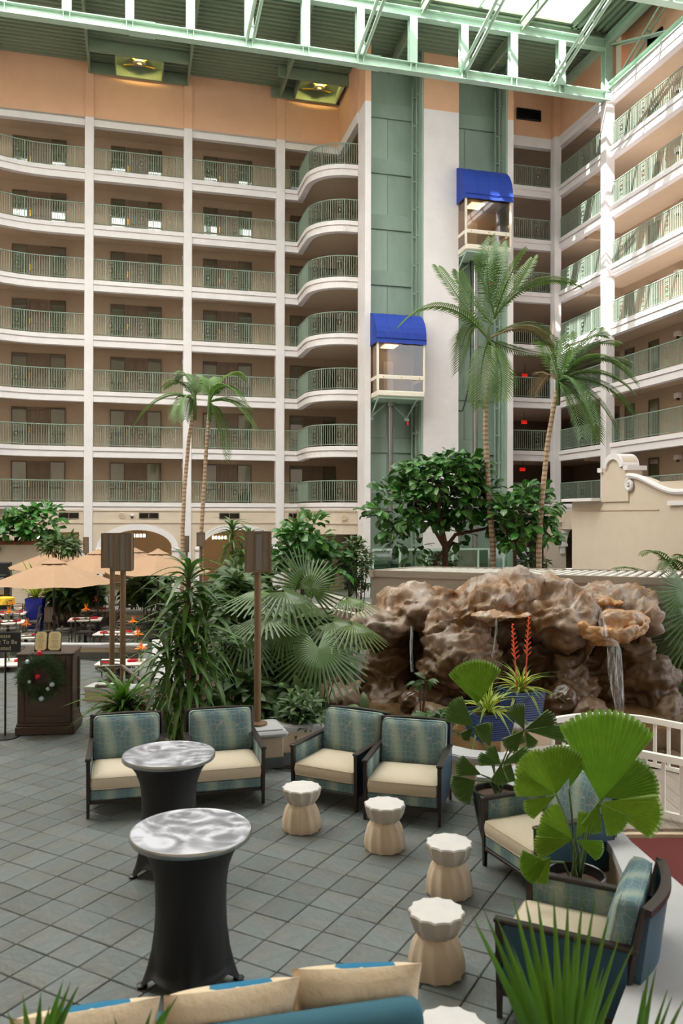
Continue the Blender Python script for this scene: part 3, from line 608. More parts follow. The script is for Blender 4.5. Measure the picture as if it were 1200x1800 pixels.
# ================= LIFTS =================
def lift(name, lab, xs, t0, z0, zaw0, zaw1, tb):
    s0, s1 = xs; t = thing(name, lab, 'elevator', FM @ Matrix.Translation((0, 0, z0)), 'glass lifts with blue awnings'); h = zaw0 - z0; hw = zaw1 - z0
    m = MB().cbox(s0 - .03, s1 + .03, t0 - .05, tb, 0, .26, .04); m.build('cab_floor', 'cream_metal', t)
    for s_ in (s0, s1): MB().cbox(s_ - .05, s_ + .05, t0 - .03, t0 + .07, .26, h + .3, .01).build('corner_post', 'cream_metal', t); MB().cbox(s_ - .04, s_ + .04, tb - .1, tb, .26, h + .3, .01).build('corner_post', 'cream_metal', t)
    zr = h * .38
    m = MB().cbox(s0, s1, t0 - .04, t0 + .05, zr - .11, zr + .08, .015)
    for s_ in (s0, s1): m.cbox(s_ - .035, s_ + .035, t0, tb, zr - .1, zr + .07, .01)
    m.build('mid_rail', 'cream_metal', t)
    for k in range(3): MB().ball((s0 + .25 + (s1 - s0 - .5) * k / 2, t0 - .045, zr - .02), .03, 6, 4).build('bolt', 'brass', t)
    for z0_, z1_ in ((.26, zr - .1), (zr + .08, h + .1)):
        MB().box(s0 + .05, s1 - .05, t0, t0 + .012, z0_, z1_).build('pane', 'cabglass', t)
        for s_ in (s0, s1): MB().box(s_ - .006, s_ + .006, t0 + .07, tb - .1, z0_, z1_).build('pane', 'cabglass', t)
    MB().box(s0 + .05, s1 - .05, tb - .06, tb, .26, h + .2).build('back_wall', 'tan', t)
    MB().cbox(s0 + .75, s0 + 1.25, tb - .12, tb - .05, .3, h * .8, .01).build('control_panel', 'cream_metal', t)
    MB().box(s0 + .05, s1 - .05, t0 + .1, tb, h + .12, h + .2).build('cab_ceiling', 'steel', t)
    MB().box(s0 + .5, s1 - 1.1, t0 + .5, tb - .4, h + .09, h + .12).build('cab_lamp', 'lamp', t)
    # awning: quarter-round roof with a hanging valance and closed ends
    sa, sb = s0 - .1, s1 + .08; dep = tb - .1 - (t0 - .12); prof = []
    for k in range(9):
        a = pi / 2 * k / 8; prof.append((tb - .1 - dep * sin(a) ** .8, h + .32 + (hw - h - .32) * cos(a)))
    prof.append((t0 - .13, h + .08)); m = MB(); ns = 12; vs = []; fs = []; n = len(prof)
    for i in range(ns + 1):
        for k, (y, z) in enumerate(prof):
            sag = .03 * abs(sin(pi * i / ns * 4)) if k >= n - 2 else 0; vs.append((sa + (sb - sa) * i / ns, y + (sag if k == n - 2 else 0), z - (sag if k == n - 1 else 0)))
    for i in range(ns):
        for k in range(n - 1): fs.append((i * n + k, i * n + n + k, i * n + n + k + 1, i * n + k + 1))
    for i in (0, ns): fs.append(tuple(i * n + k for k in range(n)) + (len(vs),)); vs.append((sa if i == 0 else sb, tb - .1, h + .08))
    m.add(vs, fs).build('awning', 'blue_awning', t)
    m = MB()
    for k in range(1, 4):
        s_ = sa + (sb - sa) * k / 4; m.tube([(s_, y - .005, z + .004) for y, z in prof[:-1]], .008, 4)
    m.tube([(sa, t0 - .135, h + .3), (sb, t0 - .135, h + .3)], .02, 5); m.build('awning_seam', 'blue_awning', t)
    # underframe and ram
    sc_ = (s0 + s1) / 2; m = MB()
    m.box(s0 + .05, s1 - .05, t0 + .05, tb, -.1, 0)
    for sg, s_ in ((1, s0 + .1), (-1, s1 - .35)):
        m.tube([(s_ + sg * -.05, t0 + .1, -.08), (s_, tb - .1, -.85)], .04, 5); m.tube([(s_ + sg * .75, tb - .15, -.15), (s_, tb - .1, -.8)], .04, 5); m.box(s_ - .12, s_ + .12, tb - .2, tb, -.95, -.82)
    m.build('underframe', 'green', t)
    m = MB().tube([(sc_ - .1, tb - .35, -z0 - .6), (sc_ - .1, tb - .35, -.1)], .12, 12); m.lathe([(.2, -.3), (.2, -.1)], 12, None, (sc_ - .1, tb - .35, 0)); m.build('hydraulic_ram', 'steel', t)
    for s_ in (s0 + .02, s1 - .3): MB().cbox(s_ - .06, s_ + .06, tb - .2, tb - .05, -1.15, -.97, .01).build('buffer', 'red_led' if 0 else 'bauble_r', t)
z1 = ont(700, 697, -5.95)[1]; lift('elevator', 'lower glass elevator cab with blue awning, in the left green shaft', (ont(664, 660, -5.95)[0], ont(745, 660, -5.95)[0]), -5.95, z1, ont(700, 607, -5.95)[1], ont(690, 557, -4.3)[1], -4.3)
z2 = ont(855, 441, -5.95)[1]; lift('elevator', 'upper glass elevator cab with blue awning, in the right green shaft', (ont(819, 400, -5.95)[0], ont(897, 400, -5.95)[0]), -5.95, z2, ont(855, 355, -5.95)[1], ont(840, 309, -4.3)[1], -4.3)
t = thing('elevator_cable', 'black looped cable hanging in the right green shaft below the upper elevator', 'cable', FM)
s_, zz = ont(826, 640, -4.6); MB().tube([(s_, -4.6, 16), (s_ + .06, -4.6, zz + 4), (s_ + .02, -4.6, zz)] + [(s_ - .45 + .45 * cos(a), -4.6, zz - .75 * sin(a) - 1.6 * min(1, a / 1.5)) for a in [radians(12 * k) for k in range(12)]] + [(s_ - 1.3, -4.5, zz - 1.75)], .035, 5).build('cable', 'black', t)
# =================== ROOF STEEL ===================
def hsec(m, p0, p1, W_=.28, D_=.4, up=Vector((0, 0, 1))):        # wide-flange section between two points
    p0, p1 = Vector(p0), Vector(p1); d = (p1 - p0); L = d.length; M = basis(p0, d, up)
    m.box(-W_ / 2, W_ / 2, 0, L, -D_ / 2, -D_ / 2 + .035, M); m.box(-W_ / 2, W_ / 2, 0, L, D_ / 2 - .035, D_ / 2, M); m.box(-.015, .015, 0, L, -D_ / 2 + .035, D_ / 2 - .035, M)
def truss(t_, lab, s_l, s_r, z0, zt):
    T = thing('roof_truss', lab, 'truss', FM, 'green steel roof trusses'); m = MB(); hsec(m, (s_l, t_, z0), (s_r, t_, z0), .36, .42); m.build('bottom_chord', 'green', T)
    m = MB(); hsec(m, (s_l, t_, zt), (s_r, t_, zt), .34, .42); m.build('top_chord', 'green', T)
    pm_ = MB(); hsec(pm_, (0, 0, z0 + .2), (0, 0, zt - .2), .34, .34, Vector((0, 1, 0))); pm_ = pm_.mesh('post', 'green'); step = 2.37; n = int((s_r - s_l) / step)
    for k in range(n + 1): put('post', pm_, T, Matrix.Translation((s_r - .15 - step * k, t_, 0)))
    st_ = MB()
    for q in (-.12, .12): st_.box(q - .01, q + .01, -.17, .17, -.2, .2)
    st_ = st_.mesh('stiffener', 'green')
    for k in range(n + 1): put('stiffener', st_, T, Matrix.Translation((s_r - .15 - step * k, t_, z0)))
    pl = MB().cbox(-.5, .5, -.2, .2, -.235, -.21, .004).box(-.5, .5, -.2, .2, .21, .23).mesh('splice_plate', 'green')
    for s_ in (s_r - 11.6, s_r - 21): put('splice_plate', pl, T, Matrix.Translation((s_, t_, z0)))
zt0 = 22.62; ZT = 25.0
truss(-8.55, 'long green steel roof truss crossing in front of the lift shafts', -13, 23.4, zt0, ZT)
truss(-15.2, 'second green steel roof truss, closer, at the upper edge on the right', -13, 24.2, zt0 + .2, ZT + .2)
def brace(lab, p0, p1, p2=None, r=.06, name='roof_brace'):
    T = thing(name, lab, 'brace', FM, 'green steel braces between the roof trusses'); d = (Vector(p1) - Vector(p0)).normalized(); o_ = d.cross(Vector((0, 0, 1))).normalized() * .13
    for sg in (-1, 1): MB().tube([Vector(p0) + o_ * sg, Vector(p1) + o_ * sg], r, 6).build('rod', 'green', T)
    for f in (.1, .5, .9):
        c = Vector(p0).lerp(Vector(p1), f); MB().tube([c - o_ * 1.3, c + o_ * 1.3], .04, 5).build('tie_plate', 'green', T)
for k, (s_, a, lab) in enumerate(((16.1, 2.6, 'above the white pier between the shafts'), (20.4, 2.9, 'above the right shaft'), (11.4, 2.4, 'left of the lift shafts'), (6.7, 2.4, 'over the third bay of the back wall'))):
    brace('pair of green steel rods under the skylight, ' + lab, (s_, -8.6, zt0 + .15), (s_ + .3, -15.0, ZT - .1), r=.075)
brace('green steel cross brace on the gable of the side wing', (23.5, -8.7, 22.9), (23.7, -13.6, 25.6), r=.05)
brace('green steel cross brace running down along the side wing gable', (23.5, -8.7, 25.0), (23.7, -13.6, 23.0), r=.05)
m = MB(); hsec(m, (23.35, -8.5, 23.05), (23.6, -22, 23.25), .3, .3); hsec(m, (23.3, -8.5, 22.5), (23.3, -8.5, 25.4), .4, .4, Vector((0, 1, 0))); hsec(m, (23.3, -3.8, 25.2), (23.3, -22, 25.3), .3, .4)
m.build('edge_beam', 'green', None, M=FM, label='green steel edge beam and corner post along the side wing roof', cat='beam')
# roof fans in square wells with a yellow glow
def fanwell(sc_, tc, lab):
    T = thing('roof_fan', lab, 'fan', FM @ Matrix.Translation((sc_, tc, ZR - .08))); a = 1.15
    m = MB()
    for q in ((-a, a, -a * .8, -a * .8 + .06), (-a, a, a * .8 - .06, a * .8)): m.box(q[0], q[1], q[2], q[3], -.55, .3)
    for q in (-a, a - .06): m.box(q, q + .06, -a * .8, a * .8, -.55, .3)
    m.box(-2.3, 2.3, -a * .8 - .1, -a * .8, -.55, -.02); m.box(-2.3, 2.3, a * .8, a * .8 + .1, -.55, -.02); m.build('well', 'deck', T)
    m = MB().box(-a, a, -a * .8, a * .8, -.01, 0)
    m.build('well_back', 'deck', T); m = MB().lathe([(.3, -.32), (.34, -.2), (.34, -.02)], 16); m.lathe([(.12, -.4), (.14, -.3), (.05, -.05)], 10); m.build('fan_motor', 'grille', T)
    for k in range(4):
        an = radians(45 + 90 * k); MB().tube([(.3 * cos(an), .3 * sin(an), -.25), (1.05 * cos(an), .85 * sin(an), -.12)], .035, 5).build('fan_strut', 'yellow', T)
    l = bpy.data.lights.new('vent_daylight_spot', 'SPOT'); l.energy = 130; l.color = (1, .8, .25); l.spot_size = radians(150); l.shadow_soft_size = .1; lo = bpy.data.objects.new('vent_daylight_spot', l); COL.objects.link(lo); lo.parent = T; lo.location = (0, -.7, -.35); lo.rotation_euler = (radians(150), 0, 0)  # added spot stands in for yellow daylight coming through the vent
fanwell(2.35, -1.15, 'square roof fan well with a yellow glow above the second bay')
fanwell(11.3, -1.15, 'square roof fan well with a yellow glow beside the tall lift pier')
# =================== MISSION WALL, ENCLOSURE ===================
P1 = Vector((9.63, 34.0, 0)); MW = Matrix.Translation(P1) @ Matrix.Rotation(YA - pi / 2, 4, 'Z'); WR = Matrix.Rotation(pi / 2, 4, 'X')
def mwx(px):
    d = ray(px, 880); c = CP; e = Vector((sin(YA), -cos(YA), 0)); # intersect view ray (plan) with the wall line
    den = d.x * e.y - d.y * e.x; k = ((P1.x - c.x) * e.y - (P1.y - c.y) * e.x) / den; q = c + d * k; return (q - P1).dot(e), k
def mz(px, y): k = mwx(px)[1]; return (CP + ray(px, y) * k).z
x1, x2, x3 = mwx(1059)[0], mwx(1106)[0], mwx(1158)[0]; zw = mz(1030, 879)
zp = mz(1083, 822); zt_ = mz(1083, 798); cx = (x1 + x2) / 2; rr_ = (x2 - x1) * .34
pier = [(x1, zp)] + [(cx - rr_, zp)] + [(cx + rr_ * cos(pi - pi * k / 12), zp + .12 + (zt_ - zp - .12) * sin(pi * k / 12)) for k in range(13)] + [(cx + rr_, zp), (x2, zp)]
def mbox(m, a, b, y0, y1, z0, z1): m.box(a, b, y0, y1, z0, z1)
m = MB().prism([(0, -.8), (x3, -.8), (x3, zw), (x2, zw), (x2, zp)] [:0] + [(0, -.8), (x3, -.8), (x3, zw - .02), (0, zw - .02)], -.5, 0, WR)
m.prism([(x1, zw - .1), (x2, zw - .1)] + pier[::-1], -.55, .06, WR)
xe = x3 + 7
top = []
for k in range(15):
    f = k / 14; top.append((x2 - .02 + (x3 - x2 + 1.6) * f, mz(1120, 868) + (mz(1110, 836) - mz(1120, 868)) * (.5 + .5 * cos(pi * min(1, f * 1.15))) ))
m.prism([(x2 - .02, zw - .3), (top[-1][0], zw - .3)] + top[::-1], -.45, -.02, WR); m.box(x3, xe, .0, .5, -.8, zw + .55)
structure('wall_parapet', m, 'beige', None, MW)
m = MB(); m.strip([(x, 0) for x in (0, x1)], -.5, .08, zw - .06, zw + .06)
m.box(-.05, x1, -.1, .55, zw - .05, zw + .05); m.box(x1 - .13, x1 + .18, -.16, .65, zp - .14, zp + .03); m.box(x2 - .18, x2 + .13, -.16, .65, zp - .14, zp + .03)
arcp = [(cx + (rr_ + .02) * cos(pi - pi * k / 16), zp + .02 + (zt_ - zp) * sin(pi * k / 16)) for k in range(17)]; arci = [(cx + (rr_ - .16) * cos(pi - pi * k / 16), zp - .02 + (zt_ - zp - .18) * sin(pi * k / 16)) for k in range(17)]
m.prism(arcp + arci[::-1], -.6, .15, WR)
m.tube([(x, -.06, z) for x, z in top], .1, 8); 
sp = [(x2 + .12 + .22 * (1 - .055 * k) * cos(radians(90 + 40 * k)), -.08, mz(1112, 852) + .24 * (1 - .055 * k) * sin(radians(90 + 40 * k))) for k in range(13)]; m.tube(sp, .07, 8)
m.box(x3 + .6, xe, -.12, 0, zw - .28, zw - .12)
structure('trim_6', m, 'white', None, MW)
structure('trim_7', MB().box(.25, x3, -.03, 0, mz(1060, 896) - .04, mz(1060, 896)), 'soffit', None, MW)
# arch and door behind the mission wall
m = MB(); sB = 23.38
m.box(23.4, 23.6, -3.9, -3.6, -.6, 3.6); m.box(23.4, 23.6, -12, -3.6, 2.6, 3.6); m.box(20.3, 23.4, -3.6, -3.5, 2.7, 3.55); structure('wall_right_ground', m, 'beige', None, FM)
DN[0] += 1; dm = MB().cbox(23.5, 24.0, -6.4, -6.3, -.6, 2.3, .02).box(20.6, 22.6, -1.2, -1.1, -.6, 2.3).mesh('door', 'door'); put('door_%d' % DN[0], dm, None, FM, kind='structure')
X['doororange'] = mat('warm_door', (176, 104, 40), .5, var=.15); m = MB().box(20.7, 22.0, -3.2, -3.1, -.6, 2.2); DN[0] += 1; structure('door_%d' % DN[0], m, 'doororange', None, FM)
u0, u1 = ont(950, 950, -3.7)[0], ont(1022, 950, -3.7)[0]; uc = ont(1014, 950, -3.7)[0]; ra = uc - ont(985, 950, -3.7)[0]; zsp = ont(985, 955, -3.7)[1]
ap = [(uc + ra * cos(pi - pi / 2 * k / 8), zsp + ra * 1.15 * sin(pi / 2 * k / 8)) for k in range(9)]; ao = [(uc + (ra + .34) * cos(pi - pi / 2 * k / 8), zsp + (ra * 1.15 + .34) * sin(pi / 2 * k / 8)) for k in range(9)]
m = MB().prism([(u0, -.6), (uc - ra, -.6)] + ap + [(u1, zsp + ra * 1.15), (u1, 3.55), (u0, 3.55)], 3.7, 3.95, WALLROT); structure('wall_corner', m, 'beige', None, FM @ Matrix.Translation((0, -.3, 0)))
m = MB().prism(ap + ao[::-1], 3.68, 3.74, WALLROT); m = MB().prism(ap + ao[::-1], 3.95, 4.02, WALLROT); m.box(u0, u1, -4.03, -3.9, 2.96, 3.03); m.box(uc - ra - .5, uc - ra + .02, -4.1, -3.9, zsp - .14, zsp); m.box(uc - ra - .34, uc - ra - .12, -4.06, -3.9, zsp - .5, zsp - .14); structure('trim_9', m, 'white', None, FM @ Matrix.Translation((0, -.3, 0)))
# glass barrier at the foot of the shafts
T = thing('glass_barrier', 'green framed glass barrier at the foot of the lift shafts behind the fig tree', 'barrier', FM @ Matrix.Translation((0, -6.6, -.6)))
u0, u1 = ont(655, 980, -6.6)[0], ont(928, 980, -6.6)[0]; n = 6
MB().box(u0, u1, -.04, .04, 2.28, 2.36).build('top_rail', 'green', T)
for k in range(n + 1): MB().box(u0 + (u1 - u0) * k / n - .04, u0 + (u1 - u0) * k / n + .04, -.04, .04, 0, 2.3).build('post', 'green', T)
X['greenglass'] = glass('green_glass', (190, 215, 200), .1)
for k in range(n): MB().box(u0 + (u1 - u0) * k / n + .05, u0 + (u1 - u0) * (k + 1) / n - .05, -.008, .008, .1, 2.26).build('pane', 'greenglass', T)
# grey enclosure with a louvred top behind the rocks
zg = 1.95; q0, q1, q2, q3 = gz(648, 1002, zg), gz(1260, 1018, zg), gz(1260, 1004, zg), gz(735, 995.5, zg)
T = thing('plant_enclosure', 'low grey enclosure with a louvred roof behind the rock waterfall', 'enclosure')
poly = [(q0.x, q0.y), (q1.x, q1.y), (q2.x, q2.y), (q3.x, q3.y)]
cc = Vector((sum(p[0] for p in poly) / 4, sum(p[1] for p in poly) / 4)); inn = [tuple(cc + (Vector(p) - cc) * .985) for p in poly]
MB().prism(inn, -.6, zg - .17).build('body', 'greybox', T)
m = MB(); m.strip(poly[:2], 0, .12, zg - .16, zg).strip([poly[1], poly[2]], 0, .12, zg - .16, zg).strip([poly[3], poly[0]], 0, .12, zg - .16, zg); m.strip(poly[2:4], 0, .12, zg - .16, zg); m.prism(inn, zg - .17, zg - .1); m.build('roof_frame', 'greybox', T)
f0, f1, g0, g1 = q0.lerp(q1, .03), q1, q3.lerp(q2, .03), q2
for k in range(34):
    f = k / 33; a_ = f0.lerp(f1, f); b_ = g0.lerp(g1, f); d = (b_ - a_); L = d.length
    MB().box(-.05, .05, .12, L - .12, -.06, -.02, basis(a_, d)).build('louvre', 'slatwhite', T)
# =================== ROCK WATERFALL ===================
X['rock'] = mat('rock', (158, 138, 124), .6, var=.3, vs=2.2, bump=1.0, bs=6, col2=(132, 94, 56), c2s=1.1, c2w=.1)
nt = X['rock'].node_tree
def rockmat():
    m = X['rock']; T = NT(m); p = T.n['Principled BSDF']; base = p.inputs['Base Color'].links[0].from_socket
    tc = T.new('ShaderNodeTexCoord'); v = T.new('ShaderNodeTexVoronoi', feature='DISTANCE_TO_EDGE', Scale=1.1)
    nz = T.new('ShaderNodeTexNoise', Scale=1.6, Detail=8.0, Roughness=.7); T.l(tc.outputs['Object'], nz.inputs['Vector'])
    mp = T.new('ShaderNodeMapping'); mp.inputs['Scale'].default_value = (2.5, 2.5, .5); T.l(tc.outputs['Object'], mp.inputs['Vector'])
    n3 = T.new('ShaderNodeTexNoise', Scale=1.5, Detail=6.0, Roughness=.6); T.l(mp.outputs[0], n3.inputs['Vector'])
    r = T.new('ShaderNodeMapRange'); r.inputs[1].default_value = .52; r.inputs[2].default_value = .72; T.l(n3.outputs['Fac'], r.inputs[0])
    mx = T.new('ShaderNodeMix', data_type='RGBA'); T.l(r.outputs[0], mx.inputs[0]); T.l(base, mx.inputs[6]); mx.inputs[7].default_value = lin((192, 178, 168))
    # wet, mineral-stained lower rock (height of the splash zone)
    sep = T.new('ShaderNodeSeparateXYZ'); T.l(tc.outputs['Object'], sep.inputs[0])
    ad = T.new('ShaderNodeMath', operation='MULTIPLY_ADD'); T.l(nz.outputs['Fac'], ad.inputs[0]); ad.inputs[1].default_value = 1.3; T.l(sep.outputs['Z'], ad.inputs[2])
    r2 = T.new('ShaderNodeMapRange'); r2.inputs[1].default_value = 1.2; r2.inputs[2].default_value = 1.9; r2.inputs[3].default_value = 1; r2.inputs[4].default_value = 0; T.l(ad.outputs[0], r2.inputs[0])
    mx2 = T.new('ShaderNodeMix', data_type='RGBA'); T.l(r2.outputs[0], mx2.inputs[0]); T.l(mx.outputs[2], mx2.inputs[6]); mx2.inputs[7].default_value = lin((98, 72, 46))
    hs = T.new('ShaderNodeMix', data_type='RGBA', blend_type='MULTIPLY'); hs.inputs[0].default_value = .8
    r3 = T.new('ShaderNodeMapRange'); r3.inputs[1].default_value = .3; r3.inputs[2].default_value = .7; r3.inputs[3].default_value = .55; r3.inputs[4].default_value = 1.25; T.l(nz.outputs['Fac'], r3.inputs[0])
    T.l(mx2.outputs[2], hs.inputs[6]); T.l(r3.outputs[0], hs.inputs[7]); T.l(hs.outputs[2], p.inputs['Base Color'])
    p.inputs['Roughness'].default_value = .5
rockmat()
def ico(mb, c, r, sub=2, rot=(0, 0, 0)):
    import bmesh
    bm = bmesh.new(); bmesh.ops.create_icosphere(bm, subdivisions=sub, radius=1)
    M = Matrix.Translation(c) @ (Matrix.Rotation(rot[2], 4, 'Z') @ Matrix.Rotation(rot[1], 4, 'Y') @ Matrix.Rotation(rot[0], 4, 'X')) @ Matrix.Diagonal((r[0], r[1], r[2], 1))
    bm.verts.ensure_lookup_table(); mb.add([v.co.copy() for v in bm.verts], [tuple(v.index for v in f.verts) for f in bm.faces], M); bm.free()
def rockify(o, vox, d1=.22, d2=.07, strata=.05):
    """merge the lumps into one skin, then carve ledges, cracks and fine relief into it"""
    md = o.modifiers.new('remesh', 'REMESH'); md.mode = 'VOXEL'; md.voxel_size = vox
    s_ = o.modifiers.new('smooth', 'SMOOTH'); s_.iterations = 4; s_.factor = .6
    dg = bpy.context.evaluated_depsgraph_get(); me = bpy.data.meshes.new_from_object(o.evaluated_get(dg)); o.modifiers.clear()
    W_ = o.matrix_world if o.parent is None else Matrix(); off = Vector((o.matrix_basis.translation)); nr = [v.normal.copy() for v in me.vertices]
    for v, n_ in zip(me.vertices, nr):
        p = v.co + off; q = Vector((p.x * .8 + p.z * .45, p.y * .8, p.z * 1.2 - p.x * .5))
        a = noise.ridged_multi_fractal(q * 1.1, .9, 2.1, 4, 1.0, 2.0) - 1.1; b = noise.fractal(p * 5.5, .8, 2.2, 3); u = q.z * 3.2 + noise.noise(p * 1.3) * 1.6; st = (u - math.floor(u)); st = st if st < .8 else (1 - st) * 4
        v.co = v.co + n_ * (a * d1 * .75 + b * d2 + (st - .4) * strata)
    me.update(); old = o.data; o.data = me
    me.polygons.foreach_set('use_smooth', [True] * len(me.polygons)); me.update()
T = thing('rock_waterfall', 'large brown artificial rock with a basin and falls behind the pond', 'rock')
m = MB()
def lump(x0, y0, x1, y1, Y, dep, rot=(0, 0, 0)):
    a, b = at(x0, y0, Y), at(x1, y1, Y); c = (a + b) / 2; c.y += dep * .4
    ico(m, c, (abs(b.x - a.x) / 2, dep, abs(a.z - b.z) / 2), 3, rot)
for L in [(640, 1075, 1190, 1340, 17.0, 1.5), (655, 1030, 800, 1110, 16.6, .9, (0, -.12, 0)), (628, 1065, 735, 1140, 16.3, .8), (640, 1120, 735, 1290, 16.6, .9), (690, 1035, 805, 1100, 16.4, .8, (0, .2, 0)), (735, 1095, 880, 1235, 15.6, 1.0), (730, 1060, 830, 1130, 16.0, .9, (0, -.35, 0)),
          (800, 1020, 935, 1105, 16.2, 1.0, (0, -.2, 0)), (870, 1008, 965, 1070, 16.4, .8), (940, 1010, 1020, 1080, 16.4, .8), (950, 1030, 1050, 1150, 15.9, .9, (0, .25, 0)), (900, 1050, 1010, 1120, 16.0, .7), (1000, 1035, 1170, 1090, 16.6, .9), (1080, 1050, 1162, 1120, 16.2, .8),
          (1020, 1130, 1120, 1290, 16.2, .9), (1085, 1120, 1190, 1275, 15.8, .8, (0, -.2, 0)), (960, 1150, 1050, 1290, 15.7, .8), (1120, 1220, 1215, 1300, 15.2, .7), (880, 1130, 1000, 1280, 16.6, .9), (1000, 1060, 1040, 1230, 16.0, .7), (640, 1200, 740, 1330, 16.0, .7), (800, 1180, 980, 1330, 16.6, .9)]: lump(*L)
rk = m.build('rock', 'rock', T, smooth='all'); rockify(rk, .045, .26, .05, .1)
X['basin'] = mat('wet_orange_rock', (186, 128, 66), .3, var=.3, vs=3, bump=.7, bs=8, col2=(160, 140, 122), c2s=2)
bc = at(1080, 1085, 15.2); hw = (at(1152, 1085, 15.2).x - at(1012, 1085, 15.2).x) / 2
m = MB().lathe([(.02, -.5), (.35, -.5), (.7, -.42), (.95, -.2), (1.03, .04), (.96, .12), (.84, .05), (.7, -.08), (.35, -.16), (.02, -.18)], 40, lambda a, i: 1 + .06 * sin(3 * a + 1) + .03 * sin(7 * a), (0, 0, 0), caps=False, M=Matrix.Translation(bc + Vector((0, .35, -.12))) @ Matrix.Rotation(radians(14), 4, 'X') @ Matrix.Diagonal((hw, hw * .8, .75, 1)))
b = m.build('basin', 'basin', T, smooth='all'); rockify(b, .028, .07, .05, .05)
m = MB(); q = at(1098, 1092, 15.55); ico(m, q, (.52, .3, .26), 3, (0, .1, 0)); q = at(1070, 1112, 15.35); ico(m, q, (.35, .25, .12), 3); q = at(1060, 1055, 15.9); ico(m, q + Vector((0, .1, -.05)), (.45, .3, .1), 3)
b = m.build('basin_stone', 'basin', T, smooth='all'); rockify(b, .03, .12, .05, .04)
q = at(885, 1082, 15.3); m = MB(); ico(m, q + Vector((0, .3, -.02)), (.6, .5, .07), 3); b = m.build('ledge', 'basin', T, smooth='all'); rockify(b, .025, .1, .05, .05)
# falling water: thin rippled sheets
def watermat():
    m = bpy.data.materials.new('falling_water'); m.use_nodes = True; N = NT(m); N.n.remove(N.n['Principled BSDF'])
    tc = N.new('ShaderNodeTexCoord'); mp = N.new('ShaderNodeMapping'); mp.inputs['Scale'].default_value = (14, 14, 1.6); N.l(tc.outputs['Object'], mp.inputs['Vector'])
    n = N.new('ShaderNodeTexNoise', Scale=1.5, Detail=6.0, Roughness=.7); N.l(mp.outputs[0], n.inputs['Vector'])
    r = N.new('ShaderNodeMapRange'); r.inputs[1].default_value = .45; r.inputs[2].default_value = .7; r.inputs[3].default_value = .12; r.inputs[4].default_value = .85; N.l(n.outputs['Fac'], r.inputs[0])
    t_ = N.new('ShaderNodeBsdfTransparent'); d = N.new('ShaderNodeBsdfPrincipled'); d.inputs['Base Color'].default_value = (.82, .84, .86, 1); d.inputs['Roughness'].default_value = .15
    ms = N.new('ShaderNodeMixShader'); N.l(r.outputs[0], ms.inputs[0]); N.l(t_.outputs[0], ms.inputs[1]); N.l(d.outputs[0], ms.inputs[2]); N.l(ms.outputs[0], N.n['Material Output'].inputs[0]); return m
X['waterfall'] = watermat()
def fall(pts, wd_, Y):
    m = MB(); vs = []; fs = []
    for i, (x, y) in enumerate(pts):
        p = at(x, y, Y); hw_ = wd_[i] / 2
        for k in range(7):
            f = k / 6 - .5; vs.append((p.x + f * 2 * hw_, p.y - .08 * cos(f * pi) - .02 * sin(9 * f + i), p.z))
    for i in range(len(pts) - 1):
        for k in range(6): fs.append((i * 7 + k, i * 7 + k + 1, i * 7 + 8 + k, i * 7 + 7 + k))
    return m.add(vs, fs).build('falling_water', 'waterfall', T, smooth='all')
fall([(1068, 1121), (1075, 1127), (1079, 1140), (1080, 1170), (1083, 1200), (1087, 1230), (1090, 1262)], (.12, .18, .24, .26, .24, .2, .14), 14.35)
fall([(1048, 1062), (1052, 1075), (1056, 1090), (1060, 1105), (1063, 1118)], (.1, .12, .12, .14, .12), 14.9)
fall([(871, 1084), (872, 1110), (866, 1150), (862, 1190)], (.05, .05, .05, .05), 15.2)
fall([(724, 1100), (722, 1140), (724, 1180)], (.06, .06, .06), 15.3)
# pond
X['pond'] = mat('pond_water', (112, 84, 54), .06, var=.25, vs=2, bump=.12, bs=12, col2=(70, 54, 36), c2s=1.5, spec=.8)
structure('water', MB().prism([(-2.6, 13.2), (-1.2, 11.4), (1.8, 9.9), (2.55, 10.9), (2.6, 13.75), (9, 13.9), (9, 17), (-1, 18)], -1.25, -.35), 'pond')
def stone(px, py, z, r, lab, sq=.6, m_='rock'):
    p = gz(px, py, z); m = MB(); ico(m, (0, 0, 0), (r, r * .8, r * sq), 3, (0, .1, random.random() * 3)); o = m.build('boulder', m_, None, smooth='all', M=Matrix.Translation(p), label=lab, cat='rock', group='stones in the pond'); rockify(o, max(.02, r * .1), r * .35, r * .1, r * .12)
X['darkrock'] = mat('wet_dark_rock', (78, 54, 38), .25, var=.4, vs=3, bump=1, bs=8)
stone(987, 1232, -.2, .42, 'dark wet boulder at the foot of the rock beside the tall fall', .62, 'darkrock')
stone(760, 1222, -.25, .55, 'flat grey boulder with a small plant in the pond, left of the blue planters', .45)
stone(723, 1240, -.25, .24, 'small upright wet stone beside the flat grey boulder', 1.2, 'darkrock')
stone(770, 1256, -.3, .5, 'low brown boulder at the pond edge behind the right pair of armchairs', .4)
stone(600, 1236, -.3, .55, 'smooth pinkish boulder at the pond edge behind the third armchair', .5)
stone(560, 1180, -.3, .5, 'mossy boulder under the large fan palm at the pond', .6)
stone(1030, 1246, -.3, .4, 'low tan stone at the pond edge left of the white bridge', .45)
stone(1140, 1330, -.9, .4, 'grey stone seen between the white bridge balusters', .5); stone(1182, 1342, -.9, .3, 'pale stone seen between the last bridge balusters', .6)
structure('ground', MB().prism([(-4.2, 18.5), (-2.6, 13.2), (-1.0, 11.0), (-.4, 12.0), (-.5, 14.2), (.2, 18), (.3, 20), (-4, 22)], -.65, -.12), 'soil')
structure('ground_far', MB().prism([(-1, 24), (12, 20.5), (12, 24), (4, 27), (-1, 27)], -.62, .2), 'soil')
